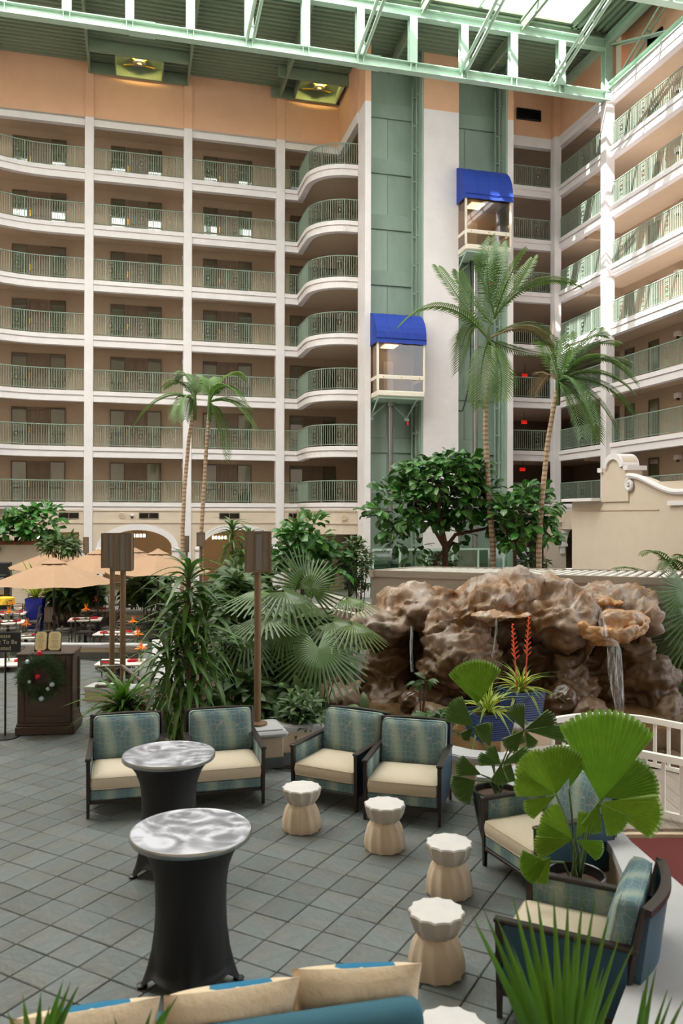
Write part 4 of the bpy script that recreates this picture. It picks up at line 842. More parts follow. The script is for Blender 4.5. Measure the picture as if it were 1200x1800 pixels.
# ============ low garden walls with white coping ============
def lowwall(lab, path, wid, z1, z0=-.1, cat='wall', name='garden_wall'):
    T_ = thing(name, lab, cat); MB().strip(path, -wid / 2 + .04, wid / 2 - .04, z0, z1 - .07).build('wall_face', 'planter_wall', T_); MB().strip(path, -wid / 2 + .03, wid / 2 - .03, z0, z0 + .16).build('base_strip', 'darkbase', T_)
    m = MB().strip(path, -wid / 2, wid / 2, z1 - .07, z1 - .012); m.strip(path, -wid / 2 + .02, wid / 2 - .02, z1 - .012, z1); m.build('coping', 'coping', T_); return T_
def gpath(pts, z): return [tuple(gz(x, y, z).xy) for x, y in pts]
lowwall('low beige wall with white coping in front of the dining tables, behind the podium', [(-12, 18.55), (-4.55, 18.45)], .3, .34, 0)
lowwall('long low wall with white coping running up between the dining tables and the garden', [(-4.25, 19.4), (-3.4, 15.8), (-2.75, 13.4)], .5, .3, -.6)
lowwall('short low wall block with white coping under the handrail', [(-4.45, 14.45), (-3.5, 14.25)], .45, .25, -.6)
lowwall('far low planter wall with white coping across the dining area', [(-10.5, 28.9), (-3.0, 28.7), (-1.8, 27.4)], .35, -.1, -.6)
pd = lowwall('garden wall with curved white coping behind the armchairs', [(-2.75, 12.6), (-1.5, 11.3), (-1.0, 11.05), (-.3, 11.15), (.3, 10.9), (.9, 10.3), (1.5, 9.75), (1.95, 9.6)], .34, .42)
def pedestal(lab, c, a, z1, rz=0, z0=0):
    T_ = thing('pedestal', lab, 'pedestal', TR(c[0], c[1], z0, rz)); h = z1 - z0
    MB().cbox(-a, a, -a, a, 0, h - .1, .01).build('shaft', 'planter_wall', T_); MB().cbox(-a - .01, a + .01, -a - .01, a + .01, 0, .14, .005).build('base', 'darkbase', T_)
    MB().cbox(-a - .06, a + .06, -a - .06, a + .06, h - .1, h - .02, .03).cbox(-a + .0, a - .0, -a + .0, a - .0, h - .02, h, .012).build('cap', 'coping', T_)
pedestal('square white capped pedestal carrying the tall lantern, behind the second armchair', (-1.08, 10.7), .27, .5, .3)
pedestal('white capped pedestal at the near end of the bridge railing', (2.0, 9.0), .24, .42, .5, -.3)
pedestal('white capped pedestal at the far end of the bridge railing', (2.75, 11.9), .22, .3, .5, -.6)
pedestal('pale pedestal with white cap seen between fan palm leaves at the pond railing', (-.1, 17.0), .3, .25, 0, -.6)
# wide coping on the edge of the patio at the right
T = thing('patio_wall', 'wide grey white coping wall curving round the right edge of the patio', 'wall')
inner = gpath([(838, 1366), (930, 1372), (1030, 1432), (1075, 1490), (1128, 1612), (1112, 1700), (1075, 1800), (1040, 1900)], .42)
outer = gpath([(835, 1345), (930, 1350), (1060, 1425), (1110, 1480), (1200, 1558), (1290, 1680), (1290, 1800), (1290, 1900)], .42)
m = MB(); n = len(inner); vs = [(x, y, z) for i in range(n) for (x, y, z) in ((*inner[i], .34), (*inner[i], .42), (*outer[i], .42), (*outer[i], .34))]; fs = []
for i in range(n - 1):
    for k in range(4): fs.append((i * 4 + k, i * 4 + 4 + k, i * 4 + 4 + (k + 1) % 4, i * 4 + (k + 1) % 4))
fs += [(0, 1, 2, 3), tuple(range(4 * n - 1, 4 * n - 5, -1))]; m.add(vs, fs).build('coping', 'coping', T)
i2 = [tuple(Vector(a).lerp(Vector(b), .12)) for a, b in zip(inner, outer)]; o2 = [tuple(Vector(a).lerp(Vector(b), .95)) for a, b in zip(inner, outer)]
m = MB().prism(i2 + o2[::-1], -.9, .345); m.build('wall_face', 'planter_wall', T)
# red carpeted ramp and plank bridge with white railings
m = MB().prism([(2.6, 9.2), (3.4, 10.75), (9, 10.9), (9, 3.5), (2.6, 3.5)], -1.29, -1.0); m.build('carpet_runner', 'carpet', None, label='dark red carpet on the lower walkway beyond the patio wall', cat='carpet')
T = thing('plank_bridge', 'grey plank bridge deck below the white railings', 'bridge'); m = MB()
def bridge_y(x, off): return 11.0 + off - .035 * (x - 4.2) ** 2
for k in range(26):
    x = 2.6 + .245 * k; y0 = bridge_y(x, -.1); y1 = bridge_y(x, 2.5); zz = -.92 - .012 * (x - 4.3) ** 2
    MB().add([(x, y0, zz - .05), (x + .235, y0 - .01, zz - .05), (x + .235, y1 - .01, zz - .05), (x, y1, zz - .05), (x, y0, zz), (x + .235, y0 - .01, zz), (x + .235, y1 - .01, zz), (x, y1, zz)], [(0, 3, 2, 1), (4, 5, 6, 7), (0, 1, 5, 4), (1, 2, 6, 5), (2, 3, 7, 6), (3, 0, 4, 7)]).build('plank', 'plank', T)
m.strip([(2.6 + .5 * k, bridge_y(2.6 + .5 * k, 2.4)) for k in range(13)], 0, .2, -1.4, -.95); m.strip([(2.6 + .5 * k, bridge_y(2.6 + .5 * k, -.1)) for k in range(13)], -.1, .1, -1.4, -.96); m.build('edge_beam', 'planter_wall', T)
X['railwhite'] = mat('white_railing', (232, 226, 220), .45, var=.03)
def wrail(lab, pts, zt, hgt, step=.24):
    T_ = thing('bridge_railing', lab, 'railing'); R_ = resample([p[:2] for p in pts], step); n = len(R_)
    zs_ = [zt(p.x) for p, t in R_]
    def bar(w_, z0, z1):
        vs = []; fs = []
        for (p, t), z in zip(R_, zs_):
            nx, ny = -t.y * w_, t.x * w_; vs += [(p.x + nx, p.y + ny, z + z0), (p.x - nx, p.y - ny, z + z0), (p.x - nx * .8, p.y - ny * .8, z + z1), (p.x + nx * .8, p.y + ny * .8, z + z1)]
        for i in range(n - 1):
            for k in range(4): fs.append((i * 4 + k, i * 4 + 4 + k, i * 4 + 4 + (k + 1) % 4, i * 4 + (k + 1) % 4))
        fs += [(0, 1, 2, 3), (4 * n - 1, 4 * n - 2, 4 * n - 3, 4 * n - 4)]; return MB().add(vs, fs)
    bar(.055, -.06, .03).build('top_rail', 'railwhite', T_, smooth=True); bar(.04, -hgt + .06, -hgt + .12).build('bottom_rail', 'railwhite', T_)
    bm_ = MB().cbox(-.025, .025, -.025, .025, -hgt + .1, -.05, .005).mesh('baluster', 'railwhite')
    for (p, t), z in list(zip(R_, zs_)): put('baluster', bm_, T_, TR(p.x, p.y, z, atan2(t.y, t.x)))
near = [gz(x, y, -.06).xy for x, y in ((862, 1336), (905, 1322), (960, 1315), (1010, 1314), (1113, 1320), (1200, 1337), (1290, 1362))]
far = [gz(x, y, -.14).xy for x, y in ((940, 1272), (967, 1265), (1013, 1258), (1067, 1255), (1133, 1262), (1200, 1275), (1290, 1300))]
wrail('near white curved bridge railing in front of the pond, beside the tall fan palm', near, lambda x: -.06, .86)
wrail('far white curved bridge railing at the foot of the rock waterfall', far, lambda x: -.14, .84)
wrail('white slatted ramp railing left of the rock, behind the fan palms', [gz(566, 1041, .45).xy, gz(650, 1062, .45).xy], lambda x: .45, .75, .13)
wrail('lower white slatted ramp railing below the first, behind the fan palms', [gz(540, 1060, .2).xy, gz(628, 1080, .2).xy], lambda x: .2, .7, .13)
# =================== LANTERNS ===================
def lantern(lab, p, z0, ztop, w_, h_, name='lantern_post', r=.045):
    T = thing(name, lab, 'lamp', TR(p[0], p[1], z0, .12)); h = ztop - z0
    MB().lathe([(.13, 0), (.13, .03), (.06, .05)], 16).build('base', 'pole', T, smooth=True); MB().tube([(0, 0, .03), (0, 0, h - h_ * .2)], r, 12).build('pole', 'pole', T, smooth=True)
    a = w_ / 2
    pn = MB().box(-a + .015, a - .015, -a, -a + .008, h - h_ + .02, h - .02).mesh('shade_panel', 'wicker')
    for k in range(4): put('shade_panel', pn, T, Matrix.Rotation(pi / 2 * k, 4, 'Z'))
    m = MB()
    for x in (-a, a):
        for y in (-a, a): m.box(x - .014, x + .014, y - .014, y + .014, h - h_, h)
    for z in (h - h_, h - .02):
        for k in range(4): m.box(-a, a, -a - .008, -a + .012, z, z + .02, Matrix.Rotation(pi / 2 * k, 4, 'Z'))
    for x in (-.12 * w_, .2 * w_): m.box(x - .006, x + .006, -a - .012, -a, h - h_, h)
    m.build('shade_frame', 'frame', T)
    MB().box(-.09 * w_, .17 * w_, -a - .006, -a - .001, h - h_ + .03, h - .04).build('light_panel', 'grille', T)
    return T
q = (-1.1, 10.72); lantern('tall bronze lantern post with mesh shade on the white pedestal behind the second armchair', q, .5, at(457, 934, 10.7).z, .32, at(457, 934, 10.7).z - at(457, 1005, 10.7).z)
for px, Y, lab in ((216, 14.3, 'tall lantern post with mesh shade standing on the short wall by the handrail'), (197, 15.6, 'tall lantern post just behind another, mesh shade half hidden, by the dining tables')):
    c = at(px, 1100, Y); zt_ = at(px, 937, Y).z; lantern(lab, (c.x, c.y), .25 if Y < 15 else -.6, zt_, .30 if Y < 15 else .34, .66, r=.05)
for px, y, Y, lab in ((353, 936, 26.5, 'small far lantern post in front of the second arch'), (151, 944, 30, 'slim dark far lantern near the pilaster of the first arch'), (328, 942, 30, 'slim dark far lantern between the two arches'), (87, 1050, 26, 'brown lantern post under the umbrellas behind the blue planter')):
    c = at(px, y, Y); lantern(lab, (c.x, c.y), -.6, c.z if px != 87 else .3, .24 if Y < 29 else .15, .45 if Y < 29 else .6)
# =================== DINING FURNITURE ===================
ZD = -.6
def umbrella(lab, px, py, Y, R_, drop, rz):
    a = at(px, py, Y); T = thing('patio_umbrella', lab, 'umbrella', TR(a.x, a.y, ZD, rz), 'tan dining umbrellas'); zt_ = a.z - ZD
    vs = [(0, 0, zt_)]; fs = []; n = 8; rings = 5
    for i in range(1, rings + 1):
        f = i / rings
        for k in range(n * 4):
            an = 2 * pi * k / (n * 4); sc_ = abs((k % 4) - 2) / 2; flat = cos(pi / n) / cos(((an + pi / n) % (2 * pi / n)) - pi / n)
            rr = R_ * f * cos(pi / n) / cos((an % (2 * pi / n)) - pi / n); vs.append((rr * cos(an), rr * sin(an), zt_ - drop * f ** 1.05 - .05 * (1 - sc_) * f))
    N_ = n * 4
    for k in range(N_): fs.append((0, 1 + k, 1 + (k + 1) % N_))
    for i in range(rings - 1):
        for k in range(N_): fs.append((1 + i * N_ + k, 1 + (i + 1) * N_ + k, 1 + (i + 1) * N_ + (k + 1) % N_, 1 + i * N_ + (k + 1) % N_))
    MB().add(vs, fs).build('canopy', 'umb', T)
    m = MB().lathe([(R_ * .21, -drop * .21 - .01 + .05), (R_ * .1, -.02), (.01, .07)], 24, lambda an, i: 1 + (.06 * sin(12 * an) if i == 0 else 0), (0, 0, zt_), caps=False); m.build('top_vent', 'umb', T)
    MB().tube([(0, 0, 0), (0, 0, zt_ - .02)], .03, 8).build('pole', 'dwood', T); m = MB()
    for k in range(8):
        an = 2 * pi * k / 8; m.tube([(0, 0, zt_ - .08), (R_ * .97 * cos(an), R_ * .97 * sin(an), zt_ - drop - .03)], .012, 4)
    m.build('ribs', 'dwood', T); MB().lathe([(.28, 0), (.28, .06), (.05, .1), (.04, .35)], 16).build('base', 'black', T)
    MB().cbox(-.05, .05, -.1, .02, .95, 1.1, .01).build('crank', 'dwood', T)
umbrella('large tan umbrella over the blue planter, closest to the podium', 95, 984, 22.5, 1.62, .63, .35)
umbrella('tan umbrella behind the closest one, at the end of the row', 97, 966, 28.5, 1.6, .62, .1)
umbrella('tan umbrella in the middle of the row, left of the tall lanterns', 172, 968, 26, 1.6, .62, .2)
umbrella('tan umbrella just behind the lantern shades, apex hidden', 238, 966, 29.5, 1.6, .6, .3)
umbrella('tan umbrella right of the tall lanterns, half behind the dracaena', 278, 968, 25, 1.6, .64, .15)
def vase_flowers(lab, p):
    T = thing('flower_vase', lab, 'vase', Matrix.Translation(p), 'glass vases of orange gerberas on the dining tables')
    MB().lathe([(.045, 0), (.05, .01), (.055, .2)], 10, caps=False).build('vase', 'clear', T); m = MB()
    for k in range(4): m.tube([(.01 * k - .02, 0, .01), (.05 * cos(k * 1.6), .05 * sin(k * 1.6), .24)], .006, 4)
    m.build('stems', 'stem', T)
    for k in range(4):
        c = Vector((.075 * cos(k * 1.6 + .4), .075 * sin(k * 1.6 + .4), .26 + .03 * (k % 2))); m = MB()
        for r_, z_, n in ((.075, 0, 12), (.05, .015, 9)):
            for j in range(n):
                an = 2 * pi * j / n; d = Vector((cos(an), sin(an), .25)); s_ = Vector((-sin(an), cos(an), 0)) * .014; m.add([c + Vector((0, 0, z_)), c + d * r_ * .6 + s_, c + d * r_, c + d * r_ * .6 - s_], [(0, 1, 2, 3)])
        m.ball(c + Vector((0, 0, .02)), .018, 6, 4); m.build('gerbera', 'orange_fl', T)
    m = MB()
    for k in range(4): m.tube([(0, 0, .2), (.02 * cos(k * 2), .02 * sin(k * 2), .34), (.06 * cos(k * 2), .06 * sin(k * 2), .45)], [.008, .01, .002], 4)
    m.build('tall_spray', 'orange_fl', T)
napm = MB().tube([(-.11, 0, .03), (-.05, .01, .035), (.05, 0, .035), (.11, .01, .03)], [.028, .034, .034, .022], 8).mesh('napkin', 'napkin')
def dtable(lab, p, wx, wy, rz, naps=(), vase=None, ztop=.75, group='white square dining tables'):
    T = thing('dining_table', lab, 'table', TR(p.x, p.y, ZD, rz), group); MB().cbox(-wx / 2, wx / 2, -wy / 2, wy / 2, ztop - .04, ztop, .008).build('tabletop', 'tabletop', T)
    MB().lathe([(.05, .04), (.045, ztop - .04)], 10).build('column', 'black', T); MB().box(-.28, .28, -.04, .04, 0, .04).box(-.04, .04, -.28, .28, 0, .04).build('foot', 'black', T)
    return T
chair0 = thing('dining_chair', 'x', 'chair', TR(0, 0, -50), 'grey iron dining chairs with crossed backs'); m = MB()
MB().cbox(-.2, .2, -.2, .2, .43, .48, .02).build('seat', 'seatpad', chair0)
for x in (-.21, .21):
    MB().tube([(x, -.2, 0), (x, -.2, .44)], .015, 5).build('leg', 'iron', chair0); MB().tube([(x, .22, 0), (x, .2, .44), (x, .23, .7), (x, .28, .93)], .016, 5).build('leg', 'iron', chair0)
MB().tube([(-.21, -.2, .42), (.21, -.2, .42), (.21, .2, .42), (-.21, .2, .42)], .014, 5, closed=True).build('seat_frame', 'iron', chair0)
for x in (-.21, .21): MB().tube([(x, -.2, .14), (x, .2, .14)], .01, 4).build('stretcher', 'iron', chair0)
m = MB().tube([(-.21, .215, .56), (.21, .262, .82)], .011, 4).tube([(.21, .215, .56), (-.21, .262, .82)], .011, 4); m.build('cross_back', 'iron', chair0)
for z, y in ((.93, .28), (.86, .268)): MB().tube([(-.21, y, z), (0, y + .02, z + .012), (.21, y, z)], .016, 5).build('back_rail', 'iron', chair0)
first = [True]
def dchair(p, rz, lab):
    M = TR(p.x, p.y, ZD, rz)
    if first[0]: chair0.matrix_basis = M; chair0['label'] = lab; first[0] = False
    else: dup(chair0, M, lab)
T_ = [  # px, py of the top centre, size, turn, [napkins], chairs (dx, dy, turn), words
    (150, 1088, .95, .8, .2, 'table right of the blue planter'), (168, 1071, .8, .8, .2, 'table behind the one right of the blue planter'), (160, 1059, .8, .8, .2, 'far table left of the lantern poles'),
    (14, 1093, .9, .9, .3, 'table at the far side behind the waiting sign'), (20, 1077, .9, .8, .2, 'table behind two others at the dining room edge'), (45, 1117, .9, .9, .3, 'table between the waiting sign and the blue planter'),
    (14, 1163, .9, .9, .2, 'table behind the sign pole, nearest the podium'), (98, 1052, 1.0, .8, .1, 'far table behind the closest umbrella pole'), (212, 1163, .95, .7, .05, 'table beside the dark handrail'),
    (210, 1136, 1.2, .7, .05, 'second table from the dark handrail'), (205, 1112, 1.1, .7, .05, 'third table from the dark handrail'), (298, 1066, .9, .8, .1, 'table behind the dracaena leaves'), (232, 1048, .9, .8, .1, 'far table right of the lantern poles'), (60, 1066, .8, .8, .1, 'table half hidden by the blue planter')]
for k, (px, py, wx, wy, rz, words) in enumerate(T_):
    p = gz(px, py, ZD + .75); dtable('white square dining ' + words, p, wx, wy, rz)
    vase_flowers('orange gerberas in a vase on the ' + words, Vector((p.x + (.42 if 8 <= k <= 10 else .0), p.y + .05, ZD + .75)))
    M0 = TR(p.x, p.y, ZD + .75, rz)
    for j, (x, y) in enumerate(((-.25, -.22), (.28, -.05))): put('napkin', napm, None, M0 @ TR(x * wx, y, 0, .6 * j - .2), 'rolled red napkin, %s one on the %s' % (('first', 'second')[j], words), 'napkin', 'rolled red napkins')
    for j, (x, y, a) in enumerate(((-wx / 2 - .15, .0, pi / 2), (wx / 2 + .15, .05, -pi / 2), (0, wy / 2 + .2, 0), (.05, -wy / 2 - .3, pi))):
        if k in (6,) and j == 3 or k in (8, 9, 10) and j in (0, 1): continue
        q = M0 @ Vector((x, y, 0)); dchair(q, rz + a + random.uniform(-.2, .2), 'iron chair, %s side of the %s' % (('left', 'right', 'far', 'near')[j], words))
# tall blue planter with yellow-green sword leaves (leaves come with the plants)
pb = gz(62, 1114, ZD)
T = thing('tall_planter', 'tall tapered cobalt blue planter with sword leaves under the closest umbrella', 'planter', TR(pb.x, pb.y, ZD, .12)); planter_blue = T
hb = at(62, 1051, pb.y).z - ZD; m = MB(); r0, r1 = .19, .27
m.add([(-r0, -r0, 0), (r0, -r0, 0), (r0, r0, 0), (-r0, r0, 0), (-r1, -r1, hb), (r1, -r1, hb), (r1, r1, hb), (-r1, r1, hb), (-r1 + .04, -r1 + .04, hb), (r1 - .04, -r1 + .04, hb), (r1 - .04, r1 - .04, hb), (-r1 + .04, r1 - .04, hb)], [(3, 2, 1, 0), (0, 1, 5, 4), (1, 2, 6, 5), (2, 3, 7, 6), (3, 0, 4, 7), (4, 5, 9, 8), (5, 6, 10, 9), (6, 7, 11, 10), (7, 4, 8, 11)]); m.build('pot', 'potblue2', T); MB().box(-r1 + .04, r1 - .04, -r1 + .04, r1 - .04, hb - .06, hb - .03).build('soil', 'soil', T)
# cabinet with yellow cloth at the far left, counter wall
p = gz(15, 1085, ZD); T = thing('buffet_station', 'dark buffet station with a mirror at the far side of the dining room', 'cabinet', TR(-12.9, 31, ZD, .25)); MB().cbox(-1.0, .3, -.3, .3, 0, 2.05, .02).build('body', 'black', T); MB().cbox(-.6, .2, -.34, -.3, .75, 1.6, .02).build('mirror_frame', 'black', T); MB().box(-.5, .1, -.345, -.341, .85, 1.5).build('mirror', 'steel', T)
T = thing('cloth_table', 'small table under a bright yellow cloth behind the dining tables', 'table', TR(-12.55, 30.2, ZD)); MB().lathe([(.42, .55), (.4, .78), (.35, .8), (.01, .8)], 20, lambda a, i: 1 + (.05 * sin(9 * a) if i == 0 else 0)).build('cloth', 'yellow', T); MB().lathe([(.05, 0), (.05, .6)], 8).build('leg', 'black', T)
m = MB().box(-16, -10.9, 33.0, 33.6, -.6, 2.05); structure('wall_counter', m, 'beige'); structure('trim_8', MB().cbox(-16, -10.8, 32.9, 33.7, 2.05, 2.2, .02), 'terra')
# handrail
T = thing('handrail', 'dark bronze double handrail descending beside the dining tables', 'handrail'); a0_, a1_, a2_, a3_ = at(171, 1173, 14.2), at(216, 1171, 14.2), at(282, 1222, 12.9), at(312, 1250, 12.5)
dz = Vector((0, 0, -.33))
for d in (Vector(), dz): MB().tube([a0_ + d, a1_ + d, a2_ + d, a3_ + d], .028, 8).build('rail', 'iron', T, smooth=True); MB().ball(a0_ + d, .045, 10, 6).build('rail_end', 'iron', T, smooth=True)
for p in (at(191, 1173, 14.2), a2_): MB().tube([p, Vector((p.x, p.y, .0 if p.y < 14 else .25))], .024, 8).build('post', 'iron', T)
# ramp slab under it and beige wall behind the first armchair
lowwall('short beige wall behind the hanging dracaena and the first armchair', [(-2.75, 12.5), (-2.05, 11.75)], .25, .75, 0)
# =================== HOST PODIUM ===================
pf = gz(30, 1293); pg = gz(127, 1290); rz = atan2((pg - pf).y, (pg - pf).x); Wp = (pg - pf).length; hp = at(70, 1147, 12.1).z
T = thing('host_podium', 'dark brown panelled host podium with wreath at the restaurant entrance', 'podium', TR(pf.x, pf.y, 0, rz)); D = .62
MB().cbox(-.03, Wp + .03, -.03, D + .03, 0, .13, .015).cbox(-.015, Wp + .015, -.015, D + .015, .13, .17, .01).build('plinth', 'podwood', T); MB().box(.02, Wp - .02, .02, D - .02, .15, hp - .05).build('body', 'podwood', T)
m = MB().cbox(0, .1, 0, .04, .17, hp - .02, .006).cbox(Wp - .1, Wp, 0, .04, .17, hp - .02, .006).cbox(.1, Wp - .1, 0, .04, .17, .27, .006).cbox(.1, Wp - .1, 0, .04, hp - .14, hp - .02, .006); m.build('front_frame', 'podwood', T)
m = MB().cbox(Wp - .04, Wp, 0, .1, .17, hp - .02, .006).cbox(Wp - .04, Wp, D - .1, D, .17, hp - .02, .006).cbox(Wp - .04, Wp, .1, D - .1, .17, .27, .006).cbox(Wp - .04, Wp, .1, D - .1, hp - .14, hp - .02, .006); m.build('side_frame', 'podwood', T)
MB().cbox(-.02, Wp + .02, -.02, D + .02, hp - .04, hp, .012).build('top', 'podwood', T)
# wreath
T = thing('wreath', 'green wreath with red and silver baubles hung on the host podium', 'wreath', TR(0, 0, 0) @ Matrix.Translation(Vector((pf.x, pf.y, 0))) @ Matrix.Rotation(rz, 4, 'Z') @ Matrix.Translation((Wp * .44, -.05, hp - .34)))
m = MB(); Rw = .27
for k in range(3600):
    a = random.uniform(0, 2 * pi); rw = Rw * random.uniform(.62, 1.1); c = Vector((rw * cos(a), random.uniform(-.05, 0), rw * sin(a))); d = Vector((cos(a) * random.uniform(-.6, 1) - sin(a) * random.uniform(-.2, 1.2), random.uniform(-.9, .15), sin(a) * random.uniform(-.6, 1) + cos(a) * random.uniform(-.2, 1.2))).normalized(); L = random.uniform(.07, .17); s_ = d.orthogonal().normalized() * .005
    m.add([c + s_, c - s_, c + d * L], [(0, 1, 2)])
m.build('needles', 'needle', T, kind='stuff'); MB().tube([(Rw * cos(2 * pi * k / 24), 0, Rw * sin(2 * pi * k / 24)) for k in range(24)], .03, 6, closed=True).build('ring', 'needle', T)
for x, z, r, c in ((.0, .36, .042, 'bauble_r'), (-.02, .02, .042, 'bauble_r'), (-.17, .24, .035, 'bauble_s'), (.18, -.1, .04, 'bauble_s'), (.03, -.3, .04, 'bauble_s'), (-.14, -.05, .028, 'bauble_s'), (.12, -.16, .032, 'bauble_s')): MB().ball((x, -.1, z), r, 12, 8).build('bauble', c, T, smooth='all')
# menu book
def mk(a): return a
T = thing('menu_book', 'open menu with cream pages and dark cover standing on the host podium', 'menu', Matrix.Translation(Vector((pf.x, pf.y, 0))) @ Matrix.Rotation(rz, 4, 'Z') @ Matrix.Translation((Wp * .5, .12, hp + .01)) @ Matrix.Rotation(radians(-14), 4, 'X'))
X['menutext'] = mat('menu_print', (150, 120, 84), .8, var=0)
for sg in (-1, 1):
    R_ = Matrix.Rotation(.22 * sg, 4, 'Z'); MB().cbox(0 if sg > 0 else -.2, .2 if sg > 0 else 0, -.004, .008, 0, .3, .003, R_).build('cover', 'black', T)
    c = .03; x0, x1 = (.012, .188) if sg > 0 else (-.188, -.012)
    MB().prism([(x0, .012 + c), (x0 + c, .012), (x1 - c, .012), (x1, .012 + c), (x1, .288 - c), (x1 - c, .288), (x0 + c, .288), (x0, .288 - c)], .005, .008, R_ @ WALLROT).build('page', 'paper', T)
    m = MB(); random.seed(5 + sg)
    for k in range(14):
        l = random.uniform(.05, .12); xc = (x0 + x1) / 2; m.box(xc - l / 2, xc + l / 2, -.0092, -.0085, .045 + k * .016, .049 + k * .016, R_)
    m.build('print_lines', 'menutext', T, kind='stuff')
# wait-to-be-seated sign
c0 = gz(9, 1296); T = thing('floor_sign', 'black sign on a slim pole reading Please Wait To Be Seated, beside the podium', 'sign', TR(c0.x, c0.y, 0, .05)); zs0, zs1 = at(10, 1146, c0.y).z, at(10, 1111, c0.y).z; wsg = (at(36, 1130, c0.y).x - c0.x)
MB().lathe([(.19, 0), (.19, .015), (.03, .03)], 24).build('base', 'black', T); MB().tube([(0, 0, .02), (0, 0, zs0)], .016, 8).build('pole', 'black', T); MB().cbox(-wsg - .06, wsg, -.012, .012, zs0, zs1, .004).build('sign_panel', 'black', T)
X['signtext'] = mat('sign_letters', (196, 184, 160), .6, var=0)
text('Please\nWait To Be\nSeated', .085, 'signtext', T, Matrix.Translation((-.03, -.0135, (zs0 + zs1) / 2)) @ Matrix.Rotation(pi / 2, 4, 'X'), .001, 1.05)
T = thing('wall_painting', 'small framed painting in the recess under the bulging balcony', 'picture', FM @ Matrix.Translation((10.95, -.42, 1.05))); MB().cbox(0, .75, -.04, 0, 0, .75, .01).build('picture_frame', 'dwood', T); MB().box(.06, .69, -.045, -.041, .06, .69).build('canvas', 'painting', T)
# =================== PLANTS ===================
def leaf(L, W, n=4, fold=.25, curl=.3, shape='ovate', tip=.0):
    m = MB(); vs = []; fs = []
    for i in range(n + 1):
        f = i / n
        if shape == 'ovate': wd_ = W / 2 * sin(pi * min(.985, max(.03, f)) ** .8) ** .75
        elif shape == 'fiddle': wd_ = W / 2 * (.25 + .75 * f ** .7) * (1 if f < .8 else sqrt(max(.02, 1 - ((f - .8) / .2) ** 2)))
        else: wd_ = W / 2 * min(1, .5 + 2.2 * f) * min(1, (1 - f) * 2.2 + .02)
        y = L * f * (1 - .1 * curl * f); z = L * (.12 * sin(pi * f * .6) - curl * f * f)
        vs += [(-wd_, y, z + fold * wd_), (0, y, z), (wd_, y, z + fold * wd_)]
    for i in range(n):
        b = 3 * i; fs += [(b, b + 1, b + 4, b + 3), (b + 1, b + 2, b + 5, b + 4)]
    return m.add(vs, fs)
def fan(R_, span, nseg=18, split=.35, droop=.25, cup=.15, fold=.03):
    m = MB(); vs = [(0, 0, 0)]; fs = []; rs = [.3, 1 - split, 1.0] if split > .01 else [.35, .7, 1]
    def P(r, a, up): return (R_ * r * sin(a), R_ * r * cos(a), R_ * (cup * r * (1 - cos(a * .6)) * .6 - droop * r * r * (.6 + .4 * abs(sin(a)))) + up)
    for k in range(nseg):
        a0 = -span / 2 + span * k / nseg; a1 = -span / 2 + span * (k + 1) / nseg; am = (a0 + a1) / 2; da = (a1 - a0) / 2; b = len(vs); rim = .93 + .09 * sin(pi * (k + .5) / nseg)
        for r in rs[:2]: vs += [P(r * rim, a0, 0), P(r * rim, am, fold * R_ * r), P(r * rim, a1, 0)]
        g = .25 if split > .2 else .75
        if split > .01: vs += [P(rim * (.985 if split < .2 else .95), am - da * g, -.01), P(rim, am, 0), P(rim * (.985 if split < .2 else .95), am + da * g, -.01)]
        else: vs += [P(rim * .99, a0, 0), P(rim, am, fold * R_), P(rim * .99, a1, 0)]
        fs += [(0, b, b + 1), (0, b + 1, b + 2)]
        for q in (0, 3): fs += [(b + q, b + q + 3, b + q + 4, b + q + 1), (b + q + 1, b + q + 4, b + q + 5, b + q + 2)]
    return m.add(vs, fs)
def frond(ctrl, Lmax, n=34, wid=.062, droop=.5, vee=.35, r0=.03):
    """feather palm frond along a quadratic curve; leaflets on both sides"""
    p0, p1, p2 = [Vector(c) for c in ctrl]; m = MB(); C_ = lambda t: p0 * (1 - t) ** 2 + p1 * 2 * t * (1 - t) + p2 * t * t
    m.tube([C_(k / 10) for k in range(11)], [r0 * (1 - .85 * k / 10) for k in range(11)], 5)
    for k in range(n):
        t = .12 + .88 * k / (n - 1); p = C_(t); d = (C_(min(1, t + .02)) - C_(t - .02)).normalized(); sd_ = d.cross(Vector((0, 0, 1)))
        if sd_.length < .15: sd_ = Vector((1, 0, 0)) if abs(d.x) < .9 else Vector((0, 1, 0))
        sd_.normalize(); up = sd_.cross(d).normalized(); L = Lmax * (sin(pi * (.1 + .82 * t)) ** .6) * random.uniform(.88, 1.05)
        for sg in (-1, 1):
            o = (sd_ * sg * .85 + d * (.45 + .4 * t) + up * vee * .6).normalized(); q1 = p + o * L * .5 + Vector((0, 0, -droop * L * .08)); q2 = p + o * L * .95 + Vector((0, 0, -droop * L * .55)); wv = d * wid * .5
            m.add([p - wv * .4, p + wv * .4, q1 + wv, q1 - wv, q2], [(0, 1, 2, 3), (3, 2, 4)])
    return m
